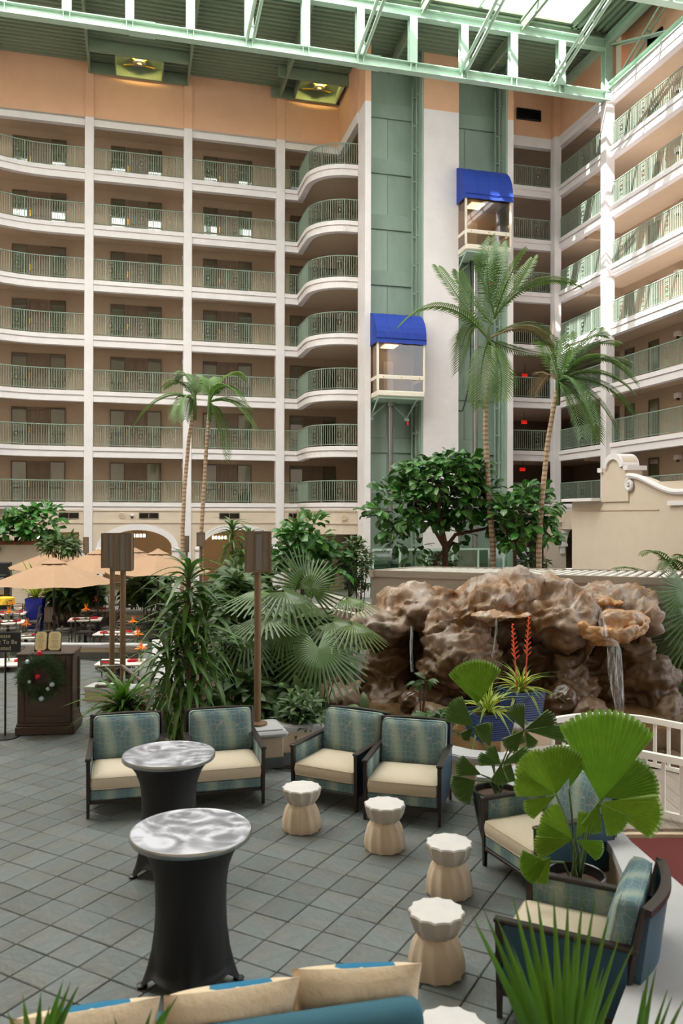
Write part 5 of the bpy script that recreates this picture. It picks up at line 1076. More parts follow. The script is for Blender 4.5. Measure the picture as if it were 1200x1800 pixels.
def palm(lab, base, trunk_px, Y, r0, r1, fronds, matl='leaf_palm', Lm=.75, sheath=True):
    T = thing('palm_tree', lab, 'palm', Matrix.Translation(base)); pts = [at(x, y, Y) - base for x, y in trunk_px]; pts = [Vector((pts[0].x, 0, -.05))] + pts; n = len(pts)
    P_ = []
    for (a, b) in zip(pts, pts[1:]):
        for k in range(12): P_.append(a.lerp(b, k / 12))
    P_.append(pts[-1]); N_ = len(P_)
    MB().tube(P_, [(r0 + (r1 - r0) * k / N_) * (1.0 if k % 2 else .9) for k in range(N_)], 9).build('trunk', 'trunk', T)
    cr_ = pts[-1]; sc_ = Y / F
    MB().tube([cr_ - Vector((0, 0, .5)), cr_ - Vector((0, 0, .1)), cr_ + Vector((0, 0, .5))], [r1 * 1.1, r1 * 1.3, r1 * .5], 8).build('crownshaft', 'stem' if sheath else 'trunk', T)
    for k, f in enumerate(fronds):
        (mx, my), (tx, ty), dy = f[0], f[1], f[2]; mm = f[3] if len(f) > 3 else matl; h = at(f[4][0], f[4][1], Y) - base if len(f) > 4 else cr_ + Vector((0, 0, .15))
        p1 = at(mx, my, Y + dy * .6) - base; p2 = at(tx, ty, Y + dy) - base; frond((h, p1, p2), Lm * (f[5] if len(f) > 5 else 1), n=int(8 + 9 * ((p1 - h).length + (p2 - p1).length))).build('frond', mm, T)
    return T
b = at(868, 1000, 23); b.z = .1
palm('tallest feather palm, slim ringed trunk in front of the right lift shaft', b, [(866, 960), (858, 860), (853, 760), (855, 660), (858, 605)], 23, .095, .06,
     [((846, 480), (862, 420), .4, 'leaf_palm', (870, 560)), ((892, 480), (922, 440), -.3, 'leaf_palm', (868, 560)), ((905, 500), (935, 455), 1.0, 'leaf_palm', (868, 560)), ((930, 470), (1015, 500), -.6, 'leaf_palm', (868, 560)), ((775, 495), (703, 572), -.6), ((820, 530), (805, 650), .8, 'leaf_palm2'), ((960, 540), (980, 655), -.2, 'leaf_dead'),
      ((842, 640), (843, 712), -.8), ((888, 640), (880, 700), -.7), ((815, 520), (806, 480), .8, 'leaf_palm', (866, 570)), ((925, 545), (972, 600), .8), ((795, 510), (770, 470), 1.4), ((868, 480), (880, 430), 1.4), ((900, 620), (965, 625), .3)], Lm=.68)
b = at(948, 1000, 22); b.z = .1
palm('second feather palm with leaning trunk, right of the tallest palm', b, [(947, 960), (952, 880), (962, 780), (972, 720), (980, 680)], 22, .085, .06,
     [((995, 630), (1000, 590), .3), ((1045, 585), (1118, 672), -.5), ((1030, 590), (1085, 605), .7), ((1010, 690), (1022, 765), -.7, 'leaf_palm2'), ((1060, 650), (1112, 725), -.2), ((1040, 690), (1050, 770), .4), ((1000, 660), (985, 600), .9), ((960, 640), (940, 690), .6, 'leaf_dead'), ((1030, 610), (1050, 580), 1.0), ((1050, 615), (1105, 640), .2), ((1045, 670), (1085, 760), -.3), ((1025, 580), (1065, 590), .2, 'leaf_palm2'), ((965, 610), (955, 600), .8), ((1015, 640), (1045, 740), -.9, 'leaf_palm2'), ((1055, 630), (1112, 690), -.8)], Lm=.62)
b = at(320, 1010, 27); b.z = -.5
palm('slim feather palm with fronds leaning to the left, in front of the first arch', b, [(321, 930), (324, 860), (332, 770), (342, 712)], 27, .075, .06,
     [((285, 670), (233, 752), -.4), ((315, 680), (312, 738), -.6, 'leaf_palm2'), ((325, 655), (290, 680), .6), ((350, 650), (372, 690), .6), ((335, 640), (312, 668), .2, 'leaf_palm2'), ((330, 690), (326, 735), .4)], Lm=.6)
b = at(355, 1010, 26.6); b.z = -.5
palm('slim feather palm with drooping fronds, right of its twin before the second arch', b, [(354, 930), (358, 860), (363, 780), (368, 715)], 26.6, .075, .06,
     [((390, 650), (434, 712), -.4), ((395, 640), (428, 665), .5), ((415, 690), (448, 752), -.5), ((388, 720), (398, 805), -.3, 'leaf_palm'), ((372, 650), (360, 672), .5), ((400, 690), (440, 720), .7)], Lm=.6)
# --- big-leaved trees: every leaf near enough is a part ---
def leafy(T, leaves, meshes, cap=300, part='leaf', rest='leaf_mass', m_='leaf_fig'):
    leaves.sort(key=lambda L: (L[0] if isinstance(L[0], float) else 0)); R = MB()
    for k, (key, M) in enumerate(leaves):
        if k < cap: put(part, meshes[k % len(meshes)], T, M)
        else:
            me = meshes[k % len(meshes)]; R.add([v.co for v in me.vertices], [tuple(p.vertices) for p in me.polygons], M)
    if R.v: o = R.build(rest, m_, T); o['kind'] = 'stuff'
def rosettes(centers, nper, spread, size):
    out = []
    for c, dirn in centers:
        for k in range(nper):
            a = 2.4 * k + random.random(); e = random.uniform(-.55, .75); d = (Vector((cos(a) * cos(e), sin(a) * cos(e), sin(e))) + dirn * .5).normalized()
            s_ = size * random.uniform(.75, 1.2); p = c + d * spread * random.uniform(.3, 1); out.append((float(p.y), basis(p, d, Vector((random.uniform(-.5, .5), random.uniform(-.8, .2), 1)), s_, random.uniform(-.4, .4))))
    return out
figm = [leaf(.30, .21, 5, .22, c, 'fiddle').mesh('leaf', 'leaf_fig', True) for c in (.15, .4, .65)]
def figtree(lab, base, trunks, blobs, ncl, size=1.0, nper=8, name='fig_tree', cat='tree', meshes=figm, m_='leaf_fig', cap=300):
    T = thing(name, lab, cat, Matrix.Translation(base)); cs = []
    vol = [r[0] * r[1] * r[2] for c, r in blobs]
    for k in range(ncl):
        c, r = random.choices(blobs, vol)[0]; u = Vector((random.gauss(0, 1), random.gauss(0, 1), random.gauss(.25, 1))).normalized(); rad = random.uniform(.62, 1.0)
        if u.y > .4: rad *= .9
        p = Vector((u.x * r[0], u.y * r[1], u.z * r[2])) * rad + c - base; cs.append((p, u))
    for k, (pts, r0) in enumerate(trunks):
        MB().tube([Vector(p) - base for p in pts], [r0 * (1 - .55 * i / (len(pts) - 1)) for i in range(len(pts))], 7).build('trunk' if k == 0 else 'branch', 'bark', T, smooth=True)
    leafy(T, rosettes(cs, nper, .24 * size, size), meshes, cap, m_=m_); return T
Y = 23.6; A3 = lambda x, y, d=0: at(x, y, Y + d)
b = A3(781, 1003); b.z = .15
def blob(x0, y0, x1, y1, d=0, dep=1.0):
    a, c = A3(x0, y0, d), A3(x1, y1, d); return ((a + c) / 2, (abs(c.x - a.x) / 2, dep, abs(a.z - c.z) / 2))
figtree('broad fiddle leaf fig tree in front of the white pier between the lift shafts', b, [([b, A3(782, 960), A3(770, 900), A3(775, 850)], .11), ([A3(782, 965), A3(800, 940), A3(850, 930), A3(880, 920)], .07), ([A3(780, 960), A3(745, 900), A3(720, 860)], .06), ([A3(768, 990), A3(760, 995), A3(784, 960)], .05)],
        [blob(650, 850, 760, 945), blob(690, 810, 860, 930), blob(745, 795, 850, 900), blob(830, 850, 890, 930, .2, .8), blob(690, 900, 745, 985, .1, .6), blob(790, 900, 840, 970, .3, .5)], 165, 1.12)
Y = 22.6; b = A3(905, 1003); b.z = .15
figtree('smaller fiddle leaf fig tree behind the two tall palm trunks', b, [([b, A3(905, 950), A3(915, 900)], .06), ([A3(905, 955), A3(880, 920)], .04), ([A3(908, 940), A3(945, 905)], .04)], [blob(868, 880, 930, 955), blob(895, 860, 965, 930), blob(930, 905, 972, 955, 0, .6)], 60, 1.05)
Y = 21.5; b = A3(535, 1060); b.z = -.5
figtree('dense fiddle leaf fig bush behind the tall lantern, under the curved balcony', b, [([b, A3(530, 1010), A3(525, 960)], .07), ([A3(532, 1030), A3(560, 980)], .05)], [blob(480, 925, 570, 1010), blob(500, 915, 590, 980), blob(540, 950, 600, 1030), blob(485, 970, 550, 1050)], 90, 1.0)
Y = 33.3; b = A3(45, 955); b.z = 2.2
figtree('fiddle leaf fig tree rising above the counter wall behind the umbrellas', b, [([b, A3(48, 930), A3(40, 915)], .05), ([A3(48, 935), A3(75, 915)], .04)], [blob(-5, 905, 60, 950), blob(35, 895, 100, 948), blob(-30, 915, 20, 955)], 50, 1.3)
# --- dracaenas ---
drm = [leaf(.62, .1, 6, .3, c, 'strap').mesh('leaf', 'leaf_drac', True) for c in (.5, .9, 1.2)]
def dracaena(lab, base, heads, Lsc=1.0, cap=300, m_='leaf_drac'):
    T = thing('dracaena', lab, 'plant', Matrix.Translation(base)); out = []
    for (h, hang, n) in heads:
        hp_ = Vector(h) - base; MB().tube([(hp_.x * .3, hp_.y * .3, 0), (hp_.x * .7, hp_.y * .7, hp_.z * .5), hp_], .028, 6).build('stem', 'bark', T)
        for k in range(n):
            f = k / n; a = 2.4 * k; e = .95 - 1.5 * f; p = hp_ - Vector((0, 0, hang * f ** 1.1)); d = Vector((cos(a) * cos(e), sin(a) * cos(e), sin(e))); s_ = Lsc * random.uniform(.75, 1.15) * (1 - .2 * f)
            out.append((float(p.y), basis(p + d * .04, d, Vector((0, 0, 1)), s_, random.uniform(-.3, .3))))
    leafy(T, out, drm, cap, m_=m_); return T
Y = 11.6; b = A3(335, 1290); b.z = 0
dracaena('tall dracaena with long hanging leaves behind the second armchair', b, [(A3(332, 1000), .9, 60), (A3(305, 1060, .2), 1.2, 60), (A3(362, 1060, .1), 1.2, 70), (A3(330, 1110, -.2), 1.3, 80), (A3(292, 1140, .1), 1.0, 50)], .95)
Y = 20.0; b = A3(418, 1060); b.z = -.5
dracaena('leafy dracaena beside the second arch, behind the tall lantern', b, [(A3(408, 925), 1.1, 60), (A3(438, 940, .3), 1.0, 50), (A3(425, 975, -.3), .9, 50)], .85)
# --- fan palms ---
def fanleaf(T, hub, d, up, mesh, base, sc=1.0, stem=None, roll=0):
    put('fan_leaf', mesh, T, basis(hub - base, d, up, sc, roll)); s0 = stem if stem is not None else base
    a = s0 - base; c = hub - base; mid = (a + c) / 2 + Vector((0, 0, .08)); MB().tube([a, mid, c], [.012, .01, .008], 5).build('leaf_stalk', 'stem', T)
def fans(span, split, droop, m_, cup=.2, n=22): return fan(1.0, radians(span), n, split, droop, cup).mesh('fan_leaf', m_)
pass
Y = 13.2; b = A3(565, 1250); b.z = -.12
LIV = fans(310, .62, .6, 'leaf_fan2', .05, 34); LIV2 = fans(240, .58, .4, 'leaf_fan2', .1, 26); LIVB = fan(1.0, radians(310), 36, .62, .55, .05).mesh('fan_leaf', 'leaf_palm2')
T = thing('fan_palm', 'large fan palm with wide drooping split leaves at the left edge of the pond', 'palm', Matrix.Translation(b))
FT_ = Vector((0, -.75, .65)); FL_ = Vector((0, -.12, 1)); FS_ = Vector((.3, -.35, .9))
for x, y, r, dx, dz, dy, me, yy, up in ((560, 1140, 92, .12, -.7, -.6, LIVB, 12.4, FT_), (585, 1094, 82, .85, -.1, -.5, LIV2, 13, FS_), (500, 1040, 100, .95, -.32, -.2, LIV2, 13.2, FL_), (545, 1035, 62, .5, .8, .2, LIV2, 14, FS_), (430, 1115, 80, -.75, -.15, -.6, LIV, 12.6, FS_), (612, 1052, 58, .95, -.1, -.2, LIV2, 14, FL_), (465, 1040, 82, -.9, -.05, -.3, LIV2, 13.2, FL_), (500, 1110, 62, -.3, -.5, -.8, LIV, 12.8, FL_), (530, 1030, 66, .25, .9, .1, LIV2, 14.2, Vector((.8, -.5, .3))), (470, 1085, 70, .4, -.1, -.8, LIV2, 12.7, FL_), (620, 1098, 70, .9, -.25, -.3, LIV2, 12.9, FL_)):
    fanleaf(T, at(x, y, yy), Vector((dx, dy, dz)), up, me, b, r * yy / F)
b = at(1165, 1100, 18); b.z = .3
T = thing('fan_palm', 'fan palm with spiky leaves at the right end of the rock waterfall', 'palm', Matrix.Translation(b + Vector((.6, 0, 0))))
for x, y, r, dx, dz, me in ((1215, 1075, 75, -.8, .25, LIV), (1210, 1120, 80, -.7, -.4, LIV), (1200, 1040, 60, -.6, .6, LIV2), (1225, 1170, 70, -.6, -.5, LIV)): fanleaf(T, at(x, y, 16.6), Vector((dx, -.5, dz)), Vector((0, -.8, .6)), me, b + Vector((.6, 0, 0)), r * 16.6 / F)
# potted fan palm between the two right armchairs
b = gz(1012, 1536, .5); pot_c = b.copy(); b.z = .44
pot = thing('plant_pot', 'round black glazed pot with soil between the two armchairs at the right', 'pot', Matrix.Translation((b.x, b.y, 0)))
MB().lathe([(.13, 0), (.17, .1), (.215, .35), (.225, .5), (.205, .5), (.19, .42)], 28, caps=True).build('pot', 'potblack', pot, smooth=True); MB().lathe([(.2, .43), (.1, .445), (.01, .45)], 20).build('soil', 'soil', pot)
MB().tube([(.212 * cos(2 * pi * k / 28), .212 * sin(2 * pi * k / 28),   .5) for k in range(28)], .01, 6, closed=True).build('rim', 'potblack', pot, smooth=True)
T = thing('fan_palm', 'bright green fan palm in the black pot, tall pleated round leaves', 'palm', Matrix.Translation(b))
WG = {s: fan(1.0, radians(s), max(5, s // 4), .07, .12, .25, .05).mesh('fan_leaf', 'leaf_fan') for s in (28, 36, 46, 58, 68, 80)}
def wedge(T, hub, tip, Y, s, base, me=WG, dy=-.15, up=Vector((0, -1, .25)), stem=True):
    h = at(hub[0], hub[1], Y); v = at(tip[0], tip[1], Y) - h; d = Vector((v.x, dy * v.length, v.z)); M = basis(h - base, d, up, d.length)
    put('fan_leaf', me[s], T, M)
    if stem: a = Vector((random.uniform(-.04, .04), random.uniform(-.03, .03), 0)); c = h - base; MB().tube([a, (a + c) / 2 + Vector((c.x * -.1, .02, .06)), c], [.011, .009, .007], 5).build('leaf_stalk', 'stem', T)
for hub, tip, Y, s, st in (((1055, 1408), (1066, 1248), 6.0, 68, 1), ((1060, 1402), (1146, 1358), 6.4, 58, 1), ((1056, 1410), (1160, 1434), 5.85, 46, 1), ((1054, 1412), (1092, 1458), 5.8, 58, 0), ((1052, 1410), (1035, 1462), 5.8, 46, 0), ((977, 1396), (988, 1310), 5.9, 58, 1), ((977, 1396), (918, 1328), 5.88, 46, 0), ((977, 1398), (904, 1372), 5.85, 36, 0), ((977, 1398), (922, 1424), 5.8, 36, 0), ((1000, 1386), (1014, 1335), 6.0, 36, 1),
      ((1006, 1474), (958, 1422), 5.85, 46, 1), ((1006, 1474), (943, 1458), 5.8, 36, 0), ((1006, 1476), (938, 1488), 5.75, 36, 0), ((1012, 1476), (1058, 1496), 5.75, 46, 1), ((1012, 1474), (1034, 1428), 5.9, 46, 1), ((962, 1514), (914, 1526), 5.85, 80, 1), ((968, 1505), (936, 1545), 5.85, 58, 0)):
    wedge(T, hub, tip, Y, s, b, stem=bool(st))
# second potted fan palm
b = gz(872, 1392, .5); b.z = .46
pot = thing('plant_pot', 'tall black glazed pot beside the fourth armchair holding a fan palm', 'pot', Matrix.Translation((b.x, b.y, 0)))
MB().lathe([(.14, 0), (.18, .15), (.23, .42), (.235, .52), (.21, .52), (.2, .46)], 28).build('pot', 'potblack', pot, smooth=True); MB().lathe([(.2, .47), (.1, .48), (.01, .485)], 20).build('soil', 'soil', pot)
T = thing('fan_palm', 'smaller dark fan palm in the black pot beside the fourth armchair', 'palm', Matrix.Translation(b))
WD = {s: fan(1.0, radians(s), max(5, s // 5), .12, .15, .25, .06).mesh('fan_leaf', 'leaf_fan2') for s in (28, 36, 50, 60, 90)}
for hub, tip, Y, s, st in (((921, 1283), (903, 1238), 7.6, 50, 1), ((921, 1283), (972, 1256), 7.6, 36, 0), ((922, 1284), (996, 1284), 7.55, 28, 0), ((921, 1284), (888, 1314), 7.55, 50, 0), ((922, 1284), (938, 1312), 7.5, 50, 0), ((880, 1343), (858, 1314), 7.4, 50, 1), ((880, 1343), (930, 1320), 7.4, 36, 0), ((880, 1343), (840, 1330), 7.4, 36, 0), ((880, 1343), (876, 1378), 7.35, 60, 0), ((832, 1278), (790, 1236), 7.8, 60, 1), ((832, 1278), (862, 1282), 7.8, 60, 0), ((832, 1278), (812, 1298), 7.75, 50, 0),
      ((835, 1372), (796, 1392), 7.5, 90, 1), ((846, 1362), (803, 1340), 7.6, 50, 1), ((906, 1372), (880, 1352), 7.6, 90, 1), ((892, 1318), (915, 1288), 7.9, 50, 1), ((862, 1312), (846, 1272), 7.9, 60, 1), ((905, 1372), (936, 1384), 7.5, 60, 0)):
    wedge(T, hub, tip, Y, s, b, WD, -.2, Vector((0, -.9, .45)), bool(st))
# --- blue square planters with striped bromeliads ---
brm = [leaf(.45, .035, 6, .35, c, 'strap').mesh('leaf', 'leaf_brom', True) for c in (.3, .7, 1.0)]
def sqpot(lab, c, a0, a1, h, rz, z0):
    T = thing('square_planter', lab, 'planter', TR(c.x, c.y, z0, rz)); m = MB()
    def ring(a, z): return [(-a, -a, z), (a, -a, z), (a, a, z), (-a, a, z)]
    n = 12; vs = []; fs = []
    for k in range(2 * n + 1):
        z = h * k / (2 * n); a = a0 + (a1 - a0) * k / (2 * n) + (.006 if k % 2 else 0); vs += ring(a, z)
    vs += ring(a1 - .03, h) + ring(a1 - .035, h - .04); K = 2 * n + 2
    for k in range(K):
        for j in range(4): fs.append((4 * k + j, 4 * k + (j + 1) % 4, 4 * k + 4 + (j + 1) % 4, 4 * k + 4 + j))
    fs.append((3, 2, 1, 0)); m.add(vs, fs).build('pot', 'potblue', T); MB().box(-a1 + .035, a1 - .035, -a1 + .035, a1 - .035, h - .07, h - .04).build('soil', 'soil', T); return Vector((c.x, c.y, z0 + h - .04))
def bromeliad(lab, p, n, L, spikes=(), m_='leaf_brom', me=None, name='bromeliad', emax=1.35, emin=.05):
    T = thing(name, lab, 'plant', Matrix.Translation(p))
    for k in range(n):
        f = k / n; a = 2.4 * k; e = emax - (emax - emin) * f + random.uniform(-.1, .1); d = Vector((cos(a) * cos(e), sin(a) * cos(e), sin(e))); put('leaf', (me or brm)[k % 3], T, basis(d * .02, d, Vector((0, 0, 1)), L * random.uniform(.8, 1.15) / .45))
    for (dx, h) in spikes:
        m = MB().tube([(dx, 0, 0), (dx * 1.6, 0, h * .5), (dx * 2.2, .02, h)], [.012, .01, .006], 5); 
        for k in range(22):
            z = h * (.48 + .52 * k / 22); x = dx * (1.6 + .6 * (z / h - .5) * 2); a = k * 2.1; r = .1 * (1 - .7 * k / 22); m.tube([(x, 0, z), (x + r * .7 * cos(a), r * .7 * sin(a), z + r * .6)], [.011, .006], 4)
        m.build('flower_spike', 'red_fl', T)
    return T
c1 = gz(858, 1285, .5); p1_ = sqpot('front square cobalt blue ribbed planter at the pond edge, lower of the pair', c1, .2, .26, .34, .25, .42)
c2 = gz(916, 1238, .5); p2_ = sqpot('back square cobalt blue ribbed planter at the pond edge, higher of the pair', c2, .2, .25, .42, .35, .3)
pedestal('white block under the back blue planter at the pond edge', (c2.x, c2.y), .22, .3, .35, -.6)
bromeliad('yellow striped bromeliad in the front blue planter', p1_, 44, .5); bromeliad('yellow striped bromeliad with two orange flower spikes in the back blue planter', p2_, 46, .5, ((-.06, 1.0), (.05, 1.1)))
b = p1_ + Vector((-.08, -.06, 0)); T = thing('fan_palm', 'single pleated fan leaf rising from the front blue planter', 'palm', Matrix.Translation(b)); Yf = c1.y - .1
wedge(T, (839, 1238), (832, 1160), Yf, 80, b)
hb_ = Vector((pb.x, pb.y, ZD + hb - .02)); grm = [leaf(.7, .05, 6, .3, c, 'strap').mesh('leaf', 'leaf_brom', True) for c in (.1, .3, .5)]
bromeliad('yellow green sword leaved plant in the tall blue planter', hb_, 40, .8, me=grm, name='sword_plant', emax=1.45, emin=.35)
# --- terracotta bowl plant behind the first armchair ---
b = gz(218, 1250, .35); T = thing('plant_bowl', 'brown terracotta bowl behind the first armchair', 'pot', Matrix.Translation((b.x, b.y, 0))); MB().lathe([(.2, 0), (.26, .2), (.3, .36), (.32, .4), (.28, .4), (.27, .34), (.02, .35)], 28).build('bowl', 'terra', T, smooth=True)
blm = [leaf(.5, .05, 6, .3, c, 'strap').mesh('leaf', 'leaf_grass', True) for c in (.5, .8, 1.1)]
bromeliad('dark green strap leaved plant in the terracotta bowl', Vector((b.x, b.y, .35)), 84, .64, me=blm, name='strap_plant', emax=1.4, emin=.1)
# --- foreground blades at the lower corners ---
def blades(lab, p, tips, w_=.04):
    T = thing('spiky_palm', lab, 'palm', Matrix.Translation(p))
    for (x, y, Yt) in tips:
        tp = at(x, y, Yt) - p; L = tp.length; d = tp / L; mid = tp * .5 + Vector((0, 0, .04 * L)); sd_ = d.cross(Vector((0, 1, .3))).normalized(); vs = []; fs = []
        for k in range(7):
            f = k / 6; q = Vector((0, 0, 0)) * (1 - f) ** 2 + mid * 2 * f * (1 - f) + tp * f * f; wv = sd_ * w_ * .5 * (.45 + 1.1 * f if f < .5 else max(.0, (1 - f) * 2)) ; nn = d.cross(sd_) * w_ * .12
            vs += [q - wv, q + nn, q + wv]
        for k in range(6): fs += [(3 * k, 3 * k + 1, 3 * k + 4, 3 * k + 3), (3 * k + 1, 3 * k + 2, 3 * k + 5, 3 * k + 4)]
        MB().add(vs, fs).build('leaf', 'leaf_grass', T)
p = at(990, 1960, 3.7); 
blades('spiky green palm blades in front of the near right armchair', p, [(826, 1602, 3.3), (846, 1590, 3.4), (868, 1600, 3.5), (898, 1566, 3.5), (920, 1562, 3.6), (942, 1560, 3.6), (972, 1560, 3.7), (998, 1562, 3.7), (1024, 1570, 3.8), (1045, 1578, 3.8), (1068, 1612, 3.8), (1070, 1610, 3.6), (1090, 1640, 3.9), (1112, 1662, 3.9), (835, 1625, 3.2), (882, 1630, 3.3), (975, 1625, 3.4), (1010, 1640, 3.4), (1060, 1700, 3.4), (900, 1660, 3.2)], .042)
p2b = at(1100, 1990, 3.5); blades('spiky green palm blades at the lower right corner over the coping', p2b, [(1142, 1692, 3.5), (1152, 1702, 3.6), (1172, 1740, 3.6), (1180, 1752, 3.5), (1192, 1772, 3.6), (1130, 1740, 3.4), (1205, 1750, 3.5)], .04)
p3 = at(60, 1900, 3.2); blades('spiky green palm blades at the lower left corner in front of the sofa', p3, [(12, 1775, 3.2), (40, 1748, 3.2), (72, 1742, 3.3), (112, 1720, 3.2), (125, 1724, 3.3), (140, 1728, 3.3), (88, 1765, 3.1), (45, 1790, 3.1)], .035)
p4 = at(230, 1900, 3.2); blades('few green palm blade tips in front of the sofa pillows', p4, [(312, 1750, 3.2), (300, 1762, 3.1), (268, 1770, 3.2), (200, 1785, 3.2), (288, 1775, 3.3)], .03)
# --- shrubs and ground plants ---
bum = [leaf(.2, .07, 4, .25, c, 'ovate').mesh('leaf', 'leaf_bush', True) for c in (.3, .6)]; bgm = [leaf(.34, .15, 5, .2, c, 'ovate').mesh('leaf', 'leaf_bush', True) for c in (.3, .6)]
def shrub(lab, x0, y0, x1, y1, Y_, dep, ncl, size, meshes=bum, z0=-.12, nper=8, name='shrub', m_='leaf_bush', cap=260):
    global Y
    Y = Y_; c, r = blob(x0, y0, x1, y1, 0, dep); b = Vector((c.x, c.y, z0)); T = thing(name, lab, 'shrub', Matrix.Translation(b)); cs = []
    for k in range(ncl):
        u = Vector((random.gauss(0, 1), random.gauss(0, 1), random.gauss(.2, 1))).normalized(); cs.append((Vector((u.x * r[0], u.y * r[1], u.z * r[2])) * random.uniform(.3, 1) + c - b, u))
    m = MB()
    for k in range(min(6, ncl)):
        q = cs[k][0]; m.tube([(q.x * .2, q.y * .2, 0), q], .012, 4)
    m.build('stems', 'bark', T); leafy(T, rosettes(cs, nper, .1 * size, size), meshes, cap, m_=m_)
shrub('feathery bamboo like shrub at the left end of the grey enclosure', 595, 950, 660, 1050, 22, .7, 90, .9, z0=-.5)
shrub('low pale shrub at the foot of the white pier under the fig tree', 745, 970, 815, 1000, 24.5, .5, 40, .8, z0=.1)
shrub('low shrub beside the right palm trunk behind the enclosure', 905, 975, 965, 1002, 22.8, .5, 30, .8, z0=.1)
shrub('broad leaved ground plants left of the lantern pedestal', 390, 1195, 460, 1262, 12.2, .5, 26, 1.0, bgm)
shrub('broad leaved ground plants between the fan palm and the pond', 470, 1200, 540, 1262, 12.4, .5, 24, .8, bgm)
shrub('grassy fern plants in the planter left of the third armchair', 490, 1225, 570, 1310, 11.3, .3, 70, .8, z0=.1)
shrub('glossy leaved water plant at the pond edge behind the third armchair', 605, 1245, 680, 1285, 11.4, .3, 4, .9, bgm, .1, 5)
shrub('green shrubs behind the blue planter under the umbrellas', 90, 1025, 150, 1065, 28, 1.0, 60, 1.3, bgm, -.6)
shrub('bright green shrubs in the middle of the far planter wall', 140, 1035, 175, 1062, 27.6, .8, 35, 1.2, bgm, -.6)
shrub('dark tropical shrub right of the lantern poles in the dining area', 225, 1010, 300, 1062, 27.5, 1.0, 70, 1.3, bgm, -.6)
shrub('dark shrub below the second arch behind the dracaena', 375, 1000, 480, 1070, 19, 1.0, 70, 1.2, bgm, -.6)
shrub('dense dark undergrowth beneath the large fan palm', 400, 1090, 600, 1210, 14.2, .9, 120, 1.2, bgm)
shrub('feathery fern foliage right of the hanging dracaena', 370, 1110, 440, 1200, 12.6, .5, 70, .8)
shrub('dark green clump between the hanging dracaena and the lantern post', 385, 1020, 450, 1130, 15.5, .7, 60, 1.0, bgm)
shrub('spotted ground plants behind the fourth armchair at the pond', 700, 1262, 800, 1298, 10.9, .2, 14, .6, bgm, .1)
shrub('small lily plant on the flat boulder in the pond', 722, 1175, 758, 1205, 13.3, .15, 3, .55, bgm, -.1, 4)
shrub('feathery palm plants at the far end of the dining counter', 75, 945, 140, 975, 27, .8, 60, 1.2, bum, -.6)
for q, (x, y) in enumerate(((494, 1205), (478, 1228))):
    c = at(x, y, 12.2); T = thing('seed_pod', 'round green seed pod on a thin stalk, %s one by the fan palm' % ('upper' if q == 0 else 'lower'), 'pod', Matrix.Translation((c.x, c.y, -.12))); MB().tube([(0, 0, 0), (0, 0, c.z + .12)], .005, 4).build('stalk', 'stem', T); MB().ball((0, 0, c.z + .12), .045 if q == 0 else .03, 10, 8).build('pod', 'berry', T, smooth='all')
def arch_palm(lab, base, fr, Y_):
    T = thing('arching_palm', lab, 'palm', Matrix.Translation(base))
    MB().tube([(0, 0, 0), (0, 0, .5)], .06, 7).build('trunk', 'trunk', T)
    for (mx, my), (tx, ty) in fr: frond((Vector((0, 0, .5)), at(mx, my, Y_) - base, at(tx, ty, Y_ - .4) - base), .42, 26).build('frond', 'leaf_palm', T)
b = at(1215, 1010, 21); b.z = .3; arch_palm('arching palm fronds over the enclosure at the right edge', b, [((1170, 945), (1128, 975)), ((1190, 950), (1160, 1000)), ((1230, 950), (1180, 985)), ((1140, 985), (1080, 1000))], 21)
